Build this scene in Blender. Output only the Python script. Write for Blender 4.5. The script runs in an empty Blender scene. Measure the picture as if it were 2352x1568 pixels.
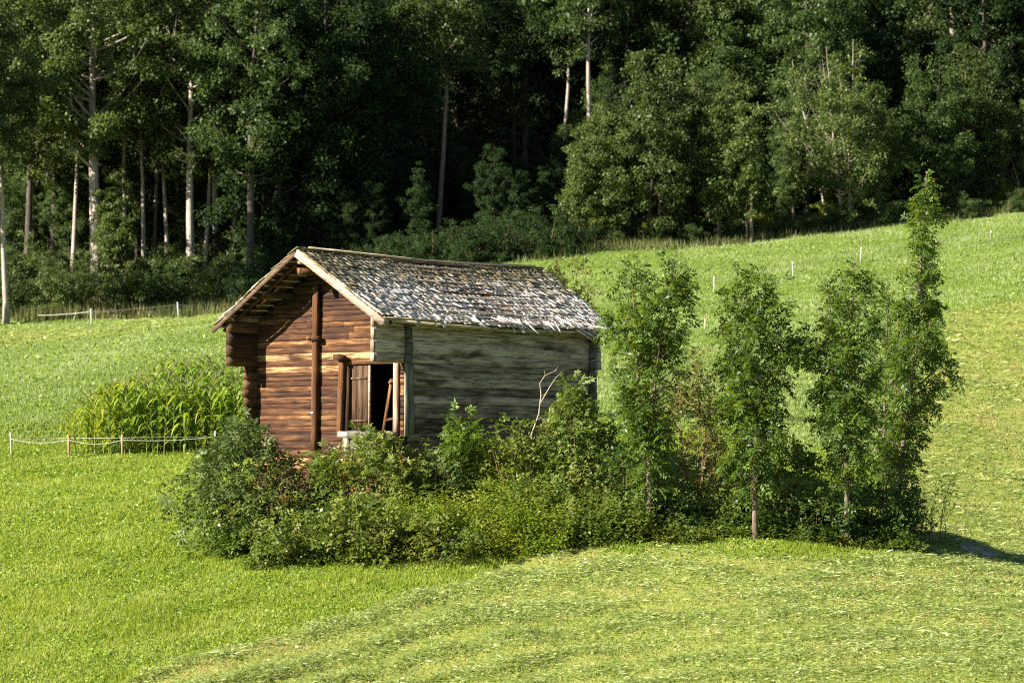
import bpy, math
import numpy as np
from mathutils import Vector, Matrix
S = bpy.context.scene
C = S.collection
# ------------------------------------------------------------------ camera, sky, sun, exposure
FP = 5600.0                                   # focal length in units of a 2352-wide frame
HOR = 316.0
PITCH = math.atan(HOR / FP)
cam = bpy.data.objects.new('camera', bpy.data.cameras.new('camera')); C.objects.link(cam)
cam.data.sensor_width = 36; cam.data.lens = 36 * FP / 2352
cam.rotation_euler = (math.pi / 2 + PITCH, 0, 0)
cam.data.clip_start = 1; cam.data.clip_end = 3000
cam.data.dof.use_dof = True; cam.data.dof.focus_distance = 68; cam.data.dof.aperture_fstop = 1.25
S.camera = cam
SUNH = np.array([-.88, -.475]); SUNH /= np.linalg.norm(SUNH)
SEL = math.radians(29)
w = bpy.data.worlds.new('World'); S.world = w; w.use_nodes = True
nt = w.node_tree; bg = nt.nodes['Background']
sky = nt.nodes.new('ShaderNodeTexSky'); sky.sky_type = 'NISHITA'; sky.sun_disc = False
sky.sun_elevation = SEL; sky.sun_rotation = math.atan2(SUNH[0], SUNH[1]); sky.air_density = .7; sky.dust_density = .6; sky.altitude = 1600
nt.links.new(sky.outputs[0], bg.inputs[0]); bg.inputs[1].default_value = 0.05
sl = bpy.data.lights.new('sun', 'SUN'); sl.energy = 5.0; sl.angle = math.radians(.5); sl.color = (1, .93, .80)
sun = bpy.data.objects.new('sun', sl); C.objects.link(sun)
sun.rotation_euler = Vector((SUNH[0] * math.cos(SEL), SUNH[1] * math.cos(SEL), math.sin(SEL))).to_track_quat('Z', 'Y').to_euler()
S.view_settings.view_transform = 'Standard'; S.view_settings.look = 'None'
S.view_settings.exposure = 1.65; S.view_settings.gamma = 1
S.render.engine = 'CYCLES'
S.cycles.max_bounces = 4; S.cycles.diffuse_bounces = 2; S.cycles.glossy_bounces = 2
S.cycles.transmission_bounces = 3; S.cycles.transparent_max_bounces = 4
S.cycles.use_denoising = False; S.cycles.sample_clamp_indirect = 2; S.cycles.sample_clamp_direct = 8; S.cycles.filter_width = 1.1

# ------------------------------------------------------------------ helpers
def arr(*a): return np.array(a, float)
def norm(v): return v / np.maximum(np.linalg.norm(v, axis=-1, keepdims=True), 1e-9)

def mesh_np(name, V, F, tint=None, smooth=False):
    V = np.asarray(V, np.float32); F = np.asarray(F, np.int32)
    me = bpy.data.meshes.new(name)
    n, k = F.shape
    me.vertices.add(len(V)); me.vertices.foreach_set('co', V.ravel())
    me.loops.add(n * k); me.loops.foreach_set('vertex_index', F.ravel())
    me.polygons.add(n); me.polygons.foreach_set('loop_start', np.arange(0, n * k, k, dtype=np.int32))
    me.update(calc_edges=True)
    if smooth: me.polygons.foreach_set('use_smooth', np.ones(n, bool))
    if tint is not None:
        a = me.attributes.new('tint', 'FLOAT', 'FACE'); a.data.foreach_set('value', np.asarray(tint, np.float32).ravel())
    return me

def link(name, me, mat=None, parent=None, label=None, cat=None, group=None, kind=None, loc=None, rot=None, scale=None):
    o = bpy.data.objects.new(name, me); C.objects.link(o)
    if mat is not None and me is not None:
        me.materials.clear()
        for m in (mat if isinstance(mat, (list, tuple)) else [mat]): me.materials.append(m)
    if parent is not None: o.parent = parent
    if loc is not None: o.location = loc
    if rot is not None: o.rotation_euler = rot
    if scale is not None: o.scale = scale
    if label: o['label'] = label
    if cat: o['category'] = cat
    if group: o['group'] = group
    if kind: o['kind'] = kind
    return o

def copy_tree(o, parent=None):
    c = o.copy(); C.objects.link(c)
    if parent is not None: c.parent = parent
    for ch in list(o.children): copy_tree(ch, c)
    return c

class MB:
    """collects quads and boxes for one mesh"""
    def __init__(s): s.V = []; s.F = []; s.T = []; s.n = 0
    def add(s, V, F, t=.5):
        V = np.asarray(V, float).reshape(-1, 3); F = np.asarray(F, int)
        s.V.append(V); s.F.append(F + s.n); s.n += len(V)
        s.T.append(np.full(len(F), t) if np.isscalar(t) else np.asarray(t))
    def box(s, c, sz, t=.5, R=None, taper=1.0, jit=0.0):
        c = np.asarray(c, float); h = np.asarray(sz, float) / 2
        P = np.array([[x, y, z] for z in (-1, 1) for y in (-1, 1) for x in (-1, 1)], float) * h
        P[4:, :2] *= taper
        if jit: P += rng.normal(0, jit, P.shape)
        if R is not None: P = P @ np.asarray(R).T
        s.add(P + c, [[0, 2, 3, 1], [4, 5, 7, 6], [0, 1, 5, 4], [2, 6, 7, 3], [0, 4, 6, 2], [1, 3, 7, 5]], t)
    def beam(s, a, b, wd, th, t=.5, up=(0, 0, 1), jit=0.0, seg=1, warp=0.0):
        """square beam from a to b, wd across, th along 'up'"""
        a = np.asarray(a, float); b = np.asarray(b, float); d = norm(b - a)
        sd = norm(np.cross(d, up)); u = np.cross(sd, d)
        rings = []
        for i in range(seg + 1):
            c = a + (b - a) * i / seg + (rng.normal(0, warp, 3) if 0 < i < seg else 0)
            rings.append([c + sd * x * wd / 2 + u * y * th / 2 + (rng.normal(0, jit, 3) if jit else 0) for x, y in ((-1, -1), (1, -1), (1, 1), (-1, 1))])
        V = np.array(rings).reshape(-1, 3); F = []
        for i in range(seg):
            for k in range(4):
                F.append([i * 4 + k, i * 4 + (k + 1) % 4, i * 4 + 4 + (k + 1) % 4, i * 4 + 4 + k])
        F += [[3, 2, 1, 0], [seg * 4, seg * 4 + 1, seg * 4 + 2, seg * 4 + 3]]
        s.add(V, F, t)
    def tube(s, P, r, n=6, t=.5, cap=True):
        P = np.asarray(P, float); r = np.broadcast_to(r, len(P))
        T = np.gradient(P, axis=0); T = norm(T)
        ref = arr(0.31, .95, .05) if abs(T[0][2]) > .7 else arr(0, 0, 1)
        A = norm(np.cross(T, ref)); B = np.cross(T, A)
        an = np.arange(n) * 2 * math.pi / n
        V = P[:, None] + r[:, None, None] * (np.cos(an)[None, :, None] * A[:, None] + np.sin(an)[None, :, None] * B[:, None])
        m = len(P); i = np.arange(m - 1)[:, None] * n; k = np.arange(n)[None]; k2 = (k + 1) % n
        F = np.stack([i + k, i + k2, i + n + k2, i + n + k], -1).reshape(-1, 4)
        V = V.reshape(-1, 3)
        if cap:
            V = np.vstack([V, P[:1], P[-1:]]); c0 = m * n; L = (m - 1) * n
            for q in range(0, n, 2):
                F = np.vstack([F, [[c0, (q + 2) % n, q + 1, q]], [[c0 + 1, L + q, L + q + 1, L + (q + 2) % n]]])
        s.add(V, F, t)
    def mesh(s, name, smooth=False):
        return mesh_np(name, np.vstack(s.V), np.vstack(s.F), np.concatenate(s.T), smooth)
    def build(s, name, mat, parent=None, smooth=False, **k):
        return link(name, s.mesh(name, smooth), mat, parent, **k)

rng = np.random.default_rng(11)
_tab = rng.random((256, 256))
def vnoise(x, y):
    xi = np.floor(x).astype(int); yi = np.floor(y).astype(int); fx = x - xi; fy = y - yi
    fx = fx * fx * (3 - 2 * fx); fy = fy * fy * (3 - 2 * fy)
    g = lambda a, b: _tab[a & 255, b & 255]
    return (g(xi, yi) * (1 - fx) + g(xi + 1, yi) * fx) * (1 - fy) + (g(xi, yi + 1) * (1 - fx) + g(xi + 1, yi + 1) * fx) * fy
def fbm(x, y, o=3):
    v = 0; a = .5
    for i in range(o): v = v + a * vnoise(x * 2 ** i + 17 * i, y * 2 ** i + 5 * i); a *= .5
    return v / (1 - .5 ** o)

# ------------------------------------------------------------------ materials
def newmat(name):
    m = bpy.data.materials.new(name); m.use_nodes = True; n = m.node_tree
    n.nodes.clear(); out = n.nodes.new('ShaderNodeOutputMaterial')
    return m, n, out
def ramp(n, stops):
    r = n.nodes.new('ShaderNodeValToRGB'); e = r.color_ramp.elements
    e[0].position, e[0].color = stops[0][0], (*stops[0][1], 1)
    e[1].position, e[1].color = stops[-1][0], (*stops[-1][1], 1)
    for p, c in stops[1:-1]:
        x = e.new(p); x.color = (*c, 1)
    return r
def mixc(n, f, a, b, mode='MIX'):
    m = n.nodes.new('ShaderNodeMix'); m.data_type = 'RGBA'; m.blend_type = mode
    for k, v in ((0, f), (6, a), (7, b)):
        if hasattr(v, 'is_linked'): n.links.new(v, m.inputs[k])
        else: m.inputs[k].default_value = v if k == 0 else (*v, 1)
    return m.outputs[2]
def math_(n, op, a, b=0.0):
    m = n.nodes.new('ShaderNodeMath'); m.operation = op
    for k, v in ((0, a), (1, b)):
        if hasattr(v, 'is_linked'): n.links.new(v, m.inputs[k])
        else: m.inputs[k].default_value = v
    return m.outputs[0]
def noise(n, vec, scale, detail=3, rough=.55):
    t = n.nodes.new('ShaderNodeTexNoise'); t.inputs['Scale'].default_value = scale
    t.inputs['Detail'].default_value = detail; t.inputs['Roughness'].default_value = rough
    if vec is not None: n.links.new(vec, t.inputs['Vector'])
    return t.outputs[0]
def mapping(n, vec, sc):
    m = n.nodes.new('ShaderNodeMapping'); m.inputs['Scale'].default_value = sc; n.links.new(vec, m.inputs['Vector'])
    return m.outputs[0]
def attr(n, name='tint'):
    a = n.nodes.new('ShaderNodeAttribute'); a.attribute_name = name; return a.outputs['Fac']

def leaf_mat(name, stops, trans=.35, tcol=(.30, .42, .04), rough=.45, spec=.35, patch=None, pscale=.6):
    m, n, out = newmat(name)
    r = ramp(n, stops); n.links.new(attr(n), r.inputs[0]); col = r.outputs[0]
    if patch:
        g = n.nodes.new('ShaderNodeNewGeometry')
        f = noise(n, g.outputs['Position'], pscale, 2)
        rr = ramp(n, [(.45, (0, 0, 0)), (.62, (1, 1, 1))]); n.links.new(f, rr.inputs[0])
        col = mixc(n, rr.outputs[0], col, patch)
    p = n.nodes.new('ShaderNodeBsdfPrincipled'); p.inputs['Roughness'].default_value = rough
    p.inputs['Specular IOR Level'].default_value = spec
    n.links.new(col, p.inputs['Base Color'])
    t = n.nodes.new('ShaderNodeBsdfTranslucent')
    tc = mixc(n, .55, col, tcol); n.links.new(tc, t.inputs['Color'])
    mx = n.nodes.new('ShaderNodeMixShader'); mx.inputs[0].default_value = trans
    n.links.new(p.outputs[0], mx.inputs[1]); n.links.new(t.outputs[0], mx.inputs[2]); n.links.new(mx.outputs[0], out.inputs[0])
    return m

def wood_mat(name, axis, tone, streak, crack=(.02, .015, .01), patch=None, pscale=.5, pr=(.45, .65), bump=.5, rough=.8, knots=True, gs=1.0, spec=.25):
    """weathered timber: tone = ramp over the per-log tint, streak = (dark, light) multiplier ramp along the grain"""
    m, n, out = newmat(name)
    tc = n.nodes.new('ShaderNodeTexCoord'); v = tc.outputs['Object']
    sc = [11.0 * gs] * 3; sc[axis] = 1.1 * gs
    v1 = mapping(n, v, sc)
    sc2 = [30.0 * gs] * 3; sc2[axis] = 1.5 * gs
    v2 = mapping(n, v, sc2)
    ti = attr(n)
    f1 = noise(n, v1, 1.0, 4, .6); f2 = noise(n, v2, 1.0, 3, .6)
    a = math_(n, 'ADD', math_(n, 'MULTIPLY', f1, 1.5), math_(n, 'MULTIPLY', ti, .75))
    a = math_(n, 'SUBTRACT', a, .62)
    r = ramp(n, tone); n.links.new(a, r.inputs[0]); col = r.outputs[0]
    if patch:
        sp = [.9, .9, 1.6]; sp[axis] = .35
        f = noise(n, mapping(n, v, sp), pscale * 3, 3)
        rr = ramp(n, [(pr[0], (0, 0, 0)), (pr[1], (1, 1, 1))]); n.links.new(f, rr.inputs[0])
        col = mixc(n, rr.outputs[0], col, patch)
    rs = ramp(n, [(.3, streak[0]), (.7, streak[1])]); n.links.new(f2, rs.inputs[0])
    col = mixc(n, 1.0, col, rs.outputs[0], 'MULTIPLY')
    rc = ramp(n, [(.34, (1, 1, 1)), (.39, (0, 0, 0))]); n.links.new(f2, rc.inputs[0])
    col = mixc(n, math_(n, 'MULTIPLY', rc.outputs[0], .8), col, crack)
    if knots:
        vo = n.nodes.new('ShaderNodeTexVoronoi'); sk = [3.0] * 3; sk[axis] = 1.6
        n.links.new(mapping(n, v, sk), vo.inputs['Vector']); vo.inputs['Scale'].default_value = 1.0
        rk = ramp(n, [(.05, (1, 1, 1)), (.10, (0, 0, 0))]); n.links.new(vo.outputs['Distance'], rk.inputs[0])
        col = mixc(n, math_(n, 'MULTIPLY', rk.outputs[0], .75), col, crack)
    p = n.nodes.new('ShaderNodeBsdfPrincipled'); p.inputs['Roughness'].default_value = rough
    p.inputs['Specular IOR Level'].default_value = spec
    n.links.new(col, p.inputs['Base Color'])
    b = n.nodes.new('ShaderNodeBump'); b.inputs['Strength'].default_value = bump; b.inputs['Distance'].default_value = .03
    n.links.new(math_(n, 'ADD', f1, math_(n, 'MULTIPLY', f2, .6)), b.inputs['Height']); n.links.new(b.outputs[0], p.inputs['Normal'])
    n.links.new(p.outputs[0], out.inputs[0])
    return m

def plain_mat(name, col, rough=.8, col2=None, sc=8):
    m, n, out = newmat(name)
    p = n.nodes.new('ShaderNodeBsdfPrincipled'); p.inputs['Roughness'].default_value = rough
    tc = n.nodes.new('ShaderNodeTexCoord'); f = noise(n, tc.outputs['Object'], sc, 4)
    r = ramp(n, [(.3, col), (.7, col2 or tuple(c * .7 for c in col))]); n.links.new(f, r.inputs[0])
    n.links.new(r.outputs[0], p.inputs['Base Color']); n.links.new(p.outputs[0], out.inputs[0])
    return m

def bark_mat(name, a, b, sc=1.0):
    m, n, out = newmat(name)
    tc = n.nodes.new('ShaderNodeTexCoord'); v = mapping(n, tc.outputs['Object'], (6 * sc, 6 * sc, 1.6 * sc))
    f = noise(n, v, 1.5, 5, .65); r = ramp(n, [(.35, a), (.65, b)]); n.links.new(f, r.inputs[0])
    p = n.nodes.new('ShaderNodeBsdfPrincipled'); p.inputs['Roughness'].default_value = .9
    n.links.new(r.outputs[0], p.inputs['Base Color'])
    bp = n.nodes.new('ShaderNodeBump'); bp.inputs['Strength'].default_value = .6; bp.inputs['Distance'].default_value = .03
    n.links.new(f, bp.inputs['Height']); n.links.new(bp.outputs[0], p.inputs['Normal'])
    n.links.new(p.outputs[0], out.inputs[0])
    return m

# ------------------------------------------------------------------ terrain
def unproj(px, py, d):
    """world point that the frame point (px, py) (2352 x 1568) shows at distance d along y"""
    a = (px - 1176) / FP; b = (784 - py) / FP
    c, s = math.cos(PITCH), math.sin(PITCH)
    v = np.array([a, c - b * s, s + b * c]); return v * (d / v[1])
CP = [(0, 1568, 52), (600, 1568, 52), (1176, 1568, 52), (1800, 1568, 51), (2352, 1568, 50),
      (0, 1430, 58.5), (1176, 1430, 57.5), (2352, 1430, 57),
      (0, 1300, 66), (450, 1290, 66), (1176, 1302, 64), (1490, 1245, 66), (1940, 1252, 66), (2130, 1262, 68), (2352, 1318, 66.5),
      (2352, 1290, 74), (2210, 1262, 75), (2200, 1150, 87), (2200, 1000, 98), (2352, 850, 111), (2352, 680, 130), (2278, 567, 148), (2352, 488, 166), (2000, 515, 164),
      (0, 1050, 88), (450, 1052, 88), (0, 1003, 92), (0, 850, 112), (0, 768, 137), (200, 752, 142), (450, 722, 150), (520, 716, 151),
      (1300, 595, 150), (1330, 640, 138), (1640, 676, 134), (1650, 562, 157), (1620, 760, 117), (1500, 900, 100), (1176, 572, 158), (900, 610, 158),
      (210, 668, 160), (440, 652, 162), (0, 700, 157), (1205, 470, 188), (1650, 480, 185), (2352, 400, 195)]
WP = [unproj(*c) for c in CP]
WP += [arr(-40, 40, -6.6), arr(0, 40, -6.7), arr(40, 40, -6.9), arr(-30, 20, -6.2), arr(0, 20, -6.2), arr(30, 20, -6.2), arr(0, 0, -1.75), arr(-20, 0, -1.9), arr(20, 0, -1.9),
       arr(-2, 74, .1), arr(-5, 70, -.75), arr(-1.5, 70, -.6), arr(3, 76, .3), arr(-2, 84, 1.5), arr(6, 80, .4),
       arr(-80, 150, 10), arr(90, 150, 14), arr(0, 260, 42), arr(-90, 260, 42), arr(90, 260, 44), arr(-60, 60, -4), arr(60, 60, -3.5), arr(0, 420, 60), arr(200, 300, 50), arr(-200, 300, 50)]
WP = np.array(WP)
def _tps(r2): return np.where(r2 > 1e-9, r2 * np.log(np.maximum(r2, 1e-9)) * .5, 0)
_n = len(WP); _X = WP[:, :2] / 10
_K = _tps(((_X[:, None] - _X[None]) ** 2).sum(-1)) + np.eye(_n) * .03
_P = np.hstack([np.ones((_n, 1)), _X])
_A = np.block([[_K, _P], [_P.T, np.zeros((3, 3))]])
_w = np.linalg.solve(_A, np.concatenate([WP[:, 2], np.zeros(3)]))
def _base(x, y):
    x = np.asarray(x, float); y = np.asarray(y, float); sh = x.shape
    q = np.stack([x.ravel(), y.ravel()], -1) / 10
    z = np.zeros(len(q))
    for i in range(0, len(q), 20000):
        s = q[i:i + 20000]
        z[i:i + 20000] = _tps(((s[:, None] - _X[None]) ** 2).sum(-1)) @ _w[:_n] + _w[_n] + s @ _w[_n + 1:]
    return z.reshape(sh)
def project(x, y, z):
    c, s = math.cos(PITCH), math.sin(PITCH)
    d = y * c + z * s; v = -y * s + z * c
    return 1176 + FP * x / d, 784 - FP * v / d
def inpoly(px, py, poly):
    r = np.zeros(np.shape(px), bool); n = len(poly)
    for i in range(n):
        x0, y0 = poly[i]; x1, y1 = poly[(i + 1) % n]
        if y0 == y1: continue
        c = ((y0 > py) != (y1 > py)) & (px < (x1 - x0) * (py - y0) / (y1 - y0) + x0)
        r ^= c
    return r
def swath(x, y):
    """0..1 height of the windrows of cut grass; the rows curve round the slope"""
    a = np.radians(50 - 44 * np.clip((x + 6) / 12, 0, 1) + 8 * np.clip((y - 70) / 30, 0, 1))
    s = ((y - 62) * np.cos(a) - x * np.sin(a)) + 4 * (fbm(x / 7, y / 7, 3) - .5) + 1.2 * (fbm(x / 1.6, y / 1.6, 2) - .5)
    r = .5 + .5 * np.cos(s * 2 * math.pi / 2.3)
    pt = fbm(x / 1.3 + 9, y / 1.3, 3); st = np.clip(1.15 - (x + 7) / 16, .35, 1)
    return np.clip((r * st + (1 - st) * .35) * (.1 + 1.9 * pt) - .12, 0, 1.2), a
# the ground seen: interpolate on a fine grid once
GX = np.concatenate([np.linspace(-300, -45, 24)[:-1], np.linspace(-45, -16, 60)[:-1], np.arange(-16, 24, .2), np.linspace(24, 50, 54), np.linspace(50, 300, 22)[1:]])
GY = np.concatenate([np.linspace(-40, 46, 30)[:-1], np.arange(46, 100, .2), np.arange(100, 180, .6), np.linspace(180, 600, 80)])
MX, MY = np.meshgrid(GX, GY)
MZ = _base(MX, MY)
def ledge(x, y):      # the little terrace edge by the maize and the bank beside the path
    r = .34 / (1 + np.exp(-(y - 92.6) / .2)) * np.clip((-14.5 - x) / 3.5, 0, 1) * np.clip((118 - y) / 18, 0, 1)
    b = .45 * np.exp(-((x - 12.6 - .25 * (y - 70)) ** 2) / 3.2) * np.exp(-((y - 71) ** 2) / 3)
    return r + b
MZ += ledge(MX, MY) + (fbm(MX / 3.1, MY / 3.1, 3) - .5) * .28 + (fbm(MX / .55, MY / .55, 2) - .5) * .06
MOWN_A = [(150, 1700), (285, 1562), (560, 1480), (880, 1385), (1060, 1330), (1180, 1288), (1300, 1262), (1500, 1262), (1900, 1285), (2120, 1262), (2080, 1150), (2120, 900), (2170, 720), (2352, 683), (2700, 640), (2900, 1300), (2900, 1700)]
MOWN_B = [(-400, 770), (0, 758), (180, 752), (470, 722), (560, 716), (560, 722), (300, 765), (0, 800), (-400, 830)]
def mown_mask(x, y, z):
    px, py = project(x, y, z)
    px = px + 90 * (fbm(x / 1.4, y / 1.4, 3) - .5); py = py + 30 * (fbm(x / .8 + 40, y / .8, 3) - .5) + 22 * (fbm(x / .12, y / .12, 1) - .5)
    front = y > 20
    return (inpoly(px, py, MOWN_A) | inpoly(px, py, MOWN_B)) & front
MM = mown_mask(MX, MY, MZ).astype(float)
SW, _ = swath(MX, MY)
MZ += MM * SW * .07 * (MY < 130)
def gz(x, y):
    """ground height at (x, y), bilinear on the mesh grid"""
    x = np.asarray(x, float); y = np.asarray(y, float)
    i = np.clip(np.searchsorted(GX, x) - 1, 0, len(GX) - 2); j = np.clip(np.searchsorted(GY, y) - 1, 0, len(GY) - 2)
    fx = np.clip((x - GX[i]) / (GX[i + 1] - GX[i]), 0, 1); fy = np.clip((y - GY[j]) / (GY[j + 1] - GY[j]), 0, 1)
    return (MZ[j, i] * (1 - fx) + MZ[j, i + 1] * fx) * (1 - fy) + (MZ[j + 1, i] * (1 - fx) + MZ[j + 1, i + 1] * fx) * fy
def G(px, py, lo=46, hi=260):
    """first ground point on the line of sight through (px, py)"""
    ds = np.arange(lo, hi, .1); v = unproj(px, py, 1.0)
    z = gz(v[0] * ds, ds); h = np.nonzero(v[2] * ds <= z)[0]
    d = ds[h[0]] if len(h) else hi
    return arr(v[0] * d, d, float(gz(v[0] * d, d)))
def at(px, d):
    """ground point below column px at distance d"""
    x = unproj(px, 784, d)[0]; return arr(x, d, float(gz(x, d)))

ny, nx = MX.shape
I = (np.arange(ny - 1)[:, None] * nx + np.arange(nx - 1)[None])
F = np.stack([I, I + 1, I + 1 + nx, I + nx], -1).reshape(-1, 4)
gme = mesh_np('meadow', np.stack([MX, MY, MZ], -1).reshape(-1, 3), F, smooth=True)
a_ = gme.attributes.new('mown', 'FLOAT', 'POINT'); a_.data.foreach_set('value', MM.ravel().astype(np.float32))
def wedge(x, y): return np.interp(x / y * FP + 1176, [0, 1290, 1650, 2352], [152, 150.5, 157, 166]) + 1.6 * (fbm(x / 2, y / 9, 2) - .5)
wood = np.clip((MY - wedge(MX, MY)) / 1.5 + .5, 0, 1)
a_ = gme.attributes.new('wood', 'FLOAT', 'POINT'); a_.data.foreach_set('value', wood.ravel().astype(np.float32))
m, n, out = newmat('meadow_soil')
geo = n.nodes.new('ShaderNodeNewGeometry'); pos = geo.outputs['Position']
f = noise(n, pos, 3.0, 5); f2 = noise(n, pos, .35, 3)
r1 = ramp(n, [(.3, (.07, .12, .012)), (.7, (.16, .22, .03))]); n.links.new(f, r1.inputs[0])
r2 = ramp(n, [(.3, (.15, .19, .04)), (.55, (.24, .26, .06)), (.75, (.30, .24, .10))]); n.links.new(f, r2.inputs[0])
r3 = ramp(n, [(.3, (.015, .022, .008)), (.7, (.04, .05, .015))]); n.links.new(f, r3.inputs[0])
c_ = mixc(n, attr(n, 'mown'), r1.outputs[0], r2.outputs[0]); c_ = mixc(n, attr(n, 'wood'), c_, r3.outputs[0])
p_ = n.nodes.new('ShaderNodeBsdfPrincipled'); p_.inputs['Roughness'].default_value = .95; p_.inputs['Specular IOR Level'].default_value = .1
n.links.new(c_, p_.inputs['Base Color'])
b_ = n.nodes.new('ShaderNodeBump'); b_.inputs['Strength'].default_value = .8; b_.inputs['Distance'].default_value = .08
n.links.new(noise(n, pos, 9.0, 4), b_.inputs['Height']); n.links.new(b_.outputs[0], p_.inputs['Normal']); n.links.new(p_.outputs[0], out.inputs[0])
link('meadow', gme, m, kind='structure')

# ------------------------------------------------------------------ leaves and wood growers
def leaf_quads(P, D, Nn, L, Wd, fold=.18):
    """one folded diamond per leaf; arrays of base, direction, rough normal, length, width"""
    D = norm(D); Sd = norm(np.cross(D, Nn)); U = np.cross(Sd, D)
    L = np.broadcast_to(L, len(P))[:, None]; Wd = np.broadcast_to(Wd, len(P))[:, None]
    m = P + D * L * .45
    V = np.stack([P, m + Sd * Wd / 2 + U * Wd * fold, P + D * L - U * L * .08, m - Sd * Wd / 2 + U * Wd * fold], 1)
    return V.reshape(-1, 3), np.arange(len(P) * 4).reshape(-1, 4)

def compound(P, D, Nn, L, pairs, ll, lw, droop=.25, tint=None, r=None):
    """pinnate leaves: 'pairs' pairs of leaflets and one at the tip"""
    n_ = len(P); D = norm(D); Sd = norm(np.cross(D, Nn)); U = np.cross(Sd, D)
    L = np.broadcast_to(L, n_)[:, None]
    BP, BD, BN = [], [], []
    tt = np.linspace(.28, .9, pairs)
    for t in tt:
        c = P + D * L * t - arr(0, 0, 1) * L * droop * t * t
        for sg in (-1, 1):
            BP.append(c); BD.append(D * .55 + Sd * sg * .85 - arr(0, 0, .25)); BN.append(U)
    BP.append(P + D * L * .92 - arr(0, 0, 1) * L * droop * .85); BD.append(D - arr(0, 0, .3)); BN.append(U)
    k = len(BP)
    BP = np.concatenate(BP); BD = np.concatenate(BD); BN = np.concatenate(BN)
    BD = BD + r.normal(0, .15, BD.shape); BN = BN + r.normal(0, .25, BN.shape)
    sc = np.tile(np.broadcast_to(L[:, 0] / np.mean(L), n_), k) * r.uniform(.8, 1.2, n_ * k)
    V, F = leaf_quads(BP, BD, BN, ll * sc, lw * sc)
    T = np.tile(tint, k) + r.normal(0, .05, n_ * k)
    return V, F, np.clip(T, 0, 1)

def interp_prof(prof, h):
    p = np.array(prof, float); return np.interp(h, p[:, 0], p[:, 1])

def skeleton(r, H, path, prof, nb, r0, asc=(35, 60), forks=1, twigs=3, h0=None, sides=6, wig=.04):
    """trunk (or several stems), branches and twigs; returns wood MB and leaf sites (pos, outward dir, weight)"""
    W = MB(); sites = []
    path = np.array(path, float)          # rows h, x, y
    hs = np.linspace(0, H, 14)
    tx = np.interp(hs, path[:, 0], path[:, 1]) + np.cumsum(r.normal(0, wig, 14)) * np.linspace(0, 1, 14)
    ty = np.interp(hs, path[:, 0], path[:, 2]) + np.cumsum(r.normal(0, wig, 14)) * np.linspace(0, 1, 14)
    tr = r0 * (1 - .92 * (hs / H) ** 1.1); tr[0] *= 1.35
    T = np.stack([tx, ty, hs], -1); T[0, 2] = -.4
    W.tube(T, tr, sides + 2)
    h0 = prof[0][0] if h0 is None else h0
    hb = h0 + (H * .985 - h0) * (np.arange(nb) + r.random(nb) * .8) / nb
    az = r.random() * 6 + np.arange(nb) * 2.4 + r.normal(0, .3, nb)
    for i in range(nb):
        h = hb[i]; R = interp_prof(prof, h) * r.uniform(.6, 1.12)
        b = arr(np.interp(h, hs, tx), np.interp(h, hs, ty), h)
        el = math.radians(r.uniform(*asc)); u = arr(math.cos(az[i]), math.sin(az[i]), 0)
        ln = max(R, .12) / max(math.cos(el), .4)
        rise = R * math.tan(el) * .8
        # start lower so that the tip lies at height h
        hs_ = max(h - rise, h0 * .8); b = arr(np.interp(hs_, hs, tx), np.interp(hs_, hs, ty), hs_)
        tip = arr(np.interp(h, hs, tx), np.interp(h, hs, ty), h) + u * R
        mid = (b + tip) / 2 + u * R * .12 - arr(0, 0, rise * .12) + r.normal(0, .04 * ln, 3)
        ts = np.linspace(0, 1, 6)[:, None]
        P = (1 - ts) ** 2 * b + 2 * ts * (1 - ts) * mid + ts ** 2 * tip
        rb = min(np.interp(hs_, hs, tr) * .55, .02 + .035 * ln) * (1 - .85 * ts[:, 0])
        W.tube(P, rb, 4, cap=False)
        for t in np.linspace(.35, 1, 5):
            q = (1 - t) ** 2 * b + 2 * t * (1 - t) * mid + t ** 2 * tip
            sites.append((q, norm(u + arr(0, 0, .5)), t * max(R, .2)))
        for k in range(twigs):
            t = r.uniform(.3, .95); q = (1 - t) ** 2 * b + 2 * t * (1 - t) * mid + t ** 2 * tip
            d = norm(u * .6 + r.normal(0, .6, 3) + arr(0, 0, .35)); l2 = ln * r.uniform(.2, .42)
            W.tube([q, q + d * l2 * .5 + arr(0, 0, .02), q + d * l2], [rb.mean() * .5, rb.mean() * .35, .004], 3, cap=False)
            for t2 in (.5, 1.0): sites.append((q + d * l2 * t2, d, max(R, .2)))
    for hh in np.linspace(H * .84, H, 7): sites.append((arr(np.interp(hh, hs, tx), np.interp(hh, hs, ty), hh), arr(0, 0, 1), .35 + .25 * interp_prof(prof, H * .8)))
    return W, sites

def scatter(r, sites, n_, jit, outw=.8, droop=.35, rnd=.6):
    Pp = np.array([s[0] for s in sites]); Dd = np.array([s[1] for s in sites]); Ww = np.array([s[2] for s in sites]) ** 1.2
    k = r.choice(len(Pp), n_, p=Ww / Ww.sum())
    off = r.normal(0, 1, (n_, 3)); off = norm(off) * (r.random((n_, 1)) ** .5) * jit
    P = Pp[k] + off * arr(1, 1, .75)
    D = norm(Dd[k] * outw + norm(off) * .6 + r.normal(0, rnd, (n_, 3)) - arr(0, 0, droop))
    N = norm(arr(0, 0, 1) + r.normal(0, .45, (n_, 3)))
    ct = r.random(len(Pp))[k]
    return P, D, N, np.clip(ct * .55 + r.random(n_) * .45, 0, 1)

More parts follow.
